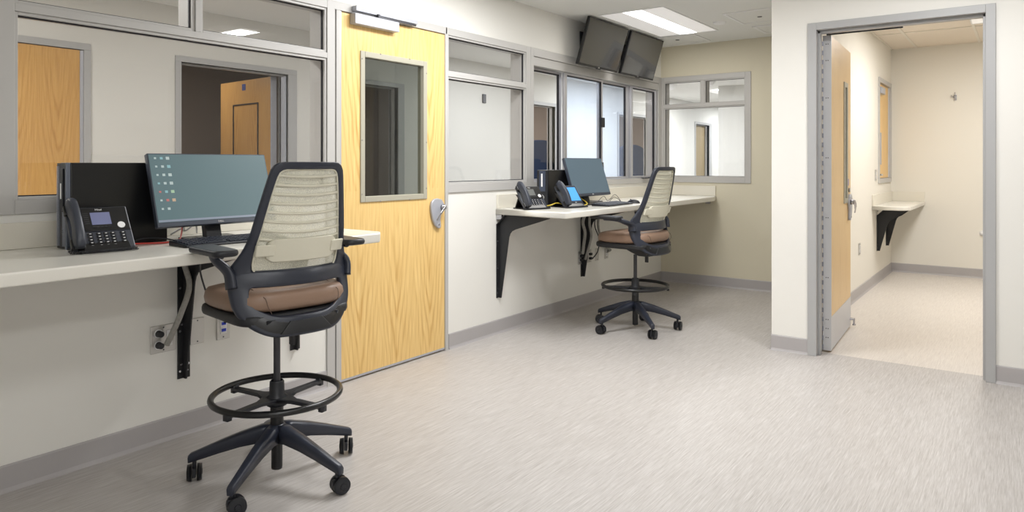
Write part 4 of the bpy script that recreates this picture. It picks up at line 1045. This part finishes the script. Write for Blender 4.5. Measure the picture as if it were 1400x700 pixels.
def phone(loc, rotz, label, lcd, big=False, circle=True, brand=None, scale=1.0):
    """desk phone; user side local +X, width along Y (handset at -Y)"""
    t = thing('desk_phone', label, 'phone', loc, rotz); t.scale = (scale,)*3
    tilt = math.radians(55)        # face leans back
    m = Matrix.Translation((.085, 0, .012)) @ Matrix.Rotation(-(PI/2-tilt), 4, 'Y')   # local z up the face, x out
    Hh = .185
    b = NB(); bx(b, -.018, 0, -.10, .115, 0, Hh, mtx=m, bev=.004); body = obj('phone_body', b, M_PHONE, t)
    b = NB(); prism(b, [(.06, .0), (.10, .0), (.10, .010), (-.02, .105), (-.045, .105)], 'y', -.085, .095, bev=.003); prism(b, [(-.09, 0), (.06, 0), (.06, .008), (-.09, .008)], 'y', -.07, .08); prism(b, [(-.085, 0), (-.07, 0), (-.02, .10), (-.04, .10)], 'y', -.06, .07)
    obj('phone_stand', b, M_BLK2, t, smooth=True)
    # handset
    hp = []
    for i in range(15):
        s = i/14; zz = -.004+s*.20; xo = .022+.026*math.sin(PI*s)
        hp.append(m @ Vector((xo, -.085, zz)))
    rr = [.022, .029, .030, .029, .028, .027, .0265, .0265, .0265, .027, .028, .029, .030, .029, .022]
    b = NB(); tube(b, hp, rr, sec=[(1.0*math.copysign(abs(math.cos(q))**.6, math.cos(q)), .62*math.copysign(abs(math.sin(q))**.6, math.sin(q))) for q in [2*PI*i/16 for i in range(16)]])
    hs = obj('handset', b, M_PHONE, t, smooth=True)
    b = NB(); bx(b, .001, .020, -.108, -.062, .0, .04, mtx=m, bev=.004); bx(b, .001, .020, -.108, -.062, .145, .185, mtx=m, bev=.004); parts('cradle', b, M_BLK2, t)
    if big:
        b = NB(); bx(b, 0, .003, -.048, .110, .022, .178, mtx=m, bev=.001); obj('screen_surround', b, M_NAVY, t)
        b = NB(); bx(b, .003, .0042, -.038, .098, .045, .165, mtx=m); obj('display', b, lcd, t, label='glowing blue touchscreen')
        b = NB(); bx(b, .003, .005, .025, .04, .028, .032, mtx=m); obj('logo_mark', b, M_KEYT, t)
    else:
        b = NB(); bx(b, 0, .003, -.048, .110, .080, .180, mtx=m, bev=.001); obj('screen_surround', b, M_BLK2, t)
        b = NB(); bx(b, .003, .004, -.020, .048, .104, .158, mtx=m); obj('display', b, lcd, t)
        b = NB(); bx(b, .0, .0035, -.048, .112, .0765, .0785, mtx=m); obj('trim_line', b, M_CHGREY, t)
        b = NB()
        for k in range(6): bx(b, .003, .0045, -.045, -.028, .108+k*.009, .112+k*.009, mtx=m)
        for k in range(5): bx(b, .003, .005, -.018+k*.013, -.008+k*.013, .092, .096, mtx=m)
        parts('soft_key', b, M_CHGREY, t)
        if circle:
            b = NB(); cyl(b, m @ Vector((.003, .080, .098)), m @ Vector((.006, .080, .098)), .0135, seg=24); obj('navigation_ring', b, M_WHITE, t)
        kb = NB(); lg = NB()
        for r in range(5):
            for k, yy in enumerate((-.034, -.004, .020, .044, .080)):
                if r == 4 and k == 4: continue
                zz = .066-r*.0128
                bx(kb, 0, .003, yy-.0085, yy+.0085, zz-.0042, zz+.0042, mtx=m); bx(lg, .003, .0034, yy-.003, yy+.004, zz-.0016, zz+.0016, mtx=m)
        ks = obj('key_pad', kb, M_BLK2, t); obj('key_legend', lg, M_KEYT, ks)
    if brand:
        text('brand_lettering', brand, .012, M_KEYT, body, m @ Matrix.Translation((.0036, .012, .170)) @ Matrix(((0, 0, 1, 0), (1, 0, 0, 0), (0, 1, 0, 0), (0, 0, 0, 1))))
    # coiled cord along the front
    b = NB(); pts = []
    for i in range(360):
        s = i/359; yy = -.115+.225*s; xx = .118-.03*(1-min(1, s*5))**2+.012*math.sin(s*PI); a = s*46*2*PI
        pts.append((xx+.0052*math.cos(a), yy, .0085+.0052*math.sin(a)))
    tube(b, pts, .0016, seg=5); tube(b, smooth_path([(.075, -.09, .012), (.10, -.12, .014), (.118, -.115, .0085)], 5), .0022, seg=6); obj('coiled_cord', b, M_BLK, t, smooth=True)
    return t
phone((.290, 1.255, CZ), math.radians(-6), 'black desk phone with small screen and keypad on the long counter', M_LCD, brand='Mitel', scale=1.0)
phone((.225, 4.265, CZ), math.radians(-16), 'black desk phone nearest the end of the far counter, keypad and grey screen', M_LCDG, brand='Mitel')
phone((.345, 4.600, CZ), math.radians(-12), 'desk phone with a large blue touchscreen in front of the black tower', M_LCDB, big=True)

# ------------------------------------------------------------------ cables
def cable(name, pts, r, m, label, n=8, seg=8):
    b = NB(); tube(b, smooth_path(pts, n), r, seg=seg); return tag(obj(name, b, m, smooth=True), label, 'cable')
cable('network_cable', [(.212, 1.39, CZ+.004), (.24, 1.45, CZ+.004), (.285, 1.53, CZ+.004), (.26, 1.60, CZ+.008), (.20, 1.645, CZ+.025), (.17, 1.665, CZ+.06), (.15, 1.67, CZ+.10)], .0035, M_RED, 'red network cable on the long counter under the monitor')
cable('black_cable', [(.205, 1.42, CZ+.004), (.22, 1.47, CZ+.022), (.27, 1.53, CZ+.020), (.31, 1.59, CZ+.004), (.24, 1.66, CZ+.004)], .003, M_BLK, 'black cable crossing the red cable on the long counter')
cable('white_cable', [(.14, 1.63, CZ+.02), (.17, 1.67, CZ+.05), (.13, 1.70, CZ+.03), (.18, 1.72, CZ+.06), (.14, 1.75, CZ+.02)], .004, M_WHITE, 'white tangled cable under the wide monitor')
cable('black_cable', [(.30, 1.93, CZ+.07), (.32, 1.96, CZ+.02), (.34, 1.97, CZ+.012), (.37, 1.92, CZ+.02)], .0022, M_BLK, 'thin black keyboard cord looping below the wide monitor')
cable('power_hose', [(.10, 1.70, ZB-.001), (.075, 1.73, .80), (.08, 1.75, .70), (.07, 1.715, .58), (.055, 1.68, .49), (.04, 1.665, .445)], .013, M_CONDUIT, 'grey ribbed hose running from counter to the double plate', seg=12)
cable('black_cable', [(.34, 1.66, ZB-.001), (.22, 1.721, .782), (.12, 1.830, .614), (.08, 1.898, .546), (.05, 1.971, .505), (.012, 1.968, .486)], .004, M_BLK, 'thin black cord hanging to the data plate behind the near stool')
cable('network_cable', [(.20, 4.47, CZ+.004), (.29, 4.46, CZ+.02), (.31, 4.52, CZ+.034), (.33, 4.58, CZ+.02), (.34, 4.62, CZ+.004)], .004, M_YEL, 'yellow network cable arching between the two far phones')
cable('network_cable', [(.30, 4.80, CZ+.004), (.36, 4.86, CZ+.006), (.34, 4.92, CZ+.02), (.26, 4.94, CZ+.06)], .004, M_YEL, 'yellow network cable under the blue-grey monitor')
cable('tangled_cable', [(.12, 4.88, CZ+.10), (.10, 4.90, CZ+.18), (.13, 4.92, CZ+.14), (.10, 4.93, CZ+.22), (.12, 4.90, CZ+.06), (.11, 4.91, CZ+.004)], .006, mat('tan_cable', (176, 160, 120), .6), 'tan cable bundle between tower and blue-grey monitor')
cable('thin_cord', [(.20, 5.35, CZ+.004), (.22, 5.42, CZ+.05), (.24, 5.46, CZ+.01), (.26, 5.55, CZ+.06), (.28, 5.62, CZ+.004)], .002, M_BLK, 'thin looping cord behind the far mouse')
cable('power_hose', [(.12, 5.33, ZB-.001), (.06, 5.34, .76), (.07, 5.36, .66), (.05, 5.37, .55), (.038, 5.375, .47)], .014, M_CONDUIT, 'pale hose left of the bracket under the far counter', seg=12)
cable('power_hose', [(.10, 5.41, ZB-.001), (.09, 5.40, .74), (.10, 5.415, .62), (.06, 5.40, .46), (.05, 5.395, .42)], .011, M_CONDUIT, 'second grey hose touching the far bracket', seg=12)
cable('power_hose', [(.16, 5.52, ZB-.001), (.09, 5.56, .76), (.05, 5.66, .62), (.045, 5.80, .49), (.03, 5.90, .455), (.012, 5.875, .44)], .011, M_CONDUIT, 'grey hose slanting right to the rightmost far plate', seg=12)
cable('black_cable', [(.12, 5.50, ZB-.001), (.07, 5.53, .72), (.06, 5.63, .58), (.05, 5.62, .47), (.036, 5.55, .41)], .005, M_BLK, 'black cord curving down to the plugs right of the far bracket')

# ------------------------------------------------------------------ navy armchairs in the rooms beyond
def armchair(loc, rotz, label):
    t = thing('armchair', label, 'armchair', loc, rotz, 'navy armchairs in the rooms across the corridor')
    b = NB(); bx(b, -.30, .30, -.30, .30, .20, .46, bev=.05, seg=3); obj('seat', b, M_BLUEF, t, smooth=True)
    b = NB(); prism(b, roundpoly([(-.32, .30), (.32, .30), (.30, 1.58), (.12, 1.66), (-.12, 1.66), (-.30, 1.58)], .10, 5), 'x', -.42, -.28, bev=.03); obj('backrest', b, M_BLUEF, t, smooth=True)
    for s in (-1, 1):
        b = NB(); bx(b, -.30, .30, s*.36-.06, s*.36+.06, .20, .66, bev=.04, seg=3); obj('armrest', b, M_BLUEF, t, smooth=True)
    b = NB()
    for x in (-.3, .25):
        for s in (-1, 1): cyl(b, (x, s*.3, 0), (x, s*.3, .22), .02)
    parts('leg', b, M_BLK, t)
    return t
armchair((-3.17, 9.72, 0), math.radians(-35), 'navy armchair inside the doorway seen through the first sliding pane')
armchair((-3.20, 13.20, 0), math.radians(-35), 'navy armchair inside the doorway seen through the right sliding panes')
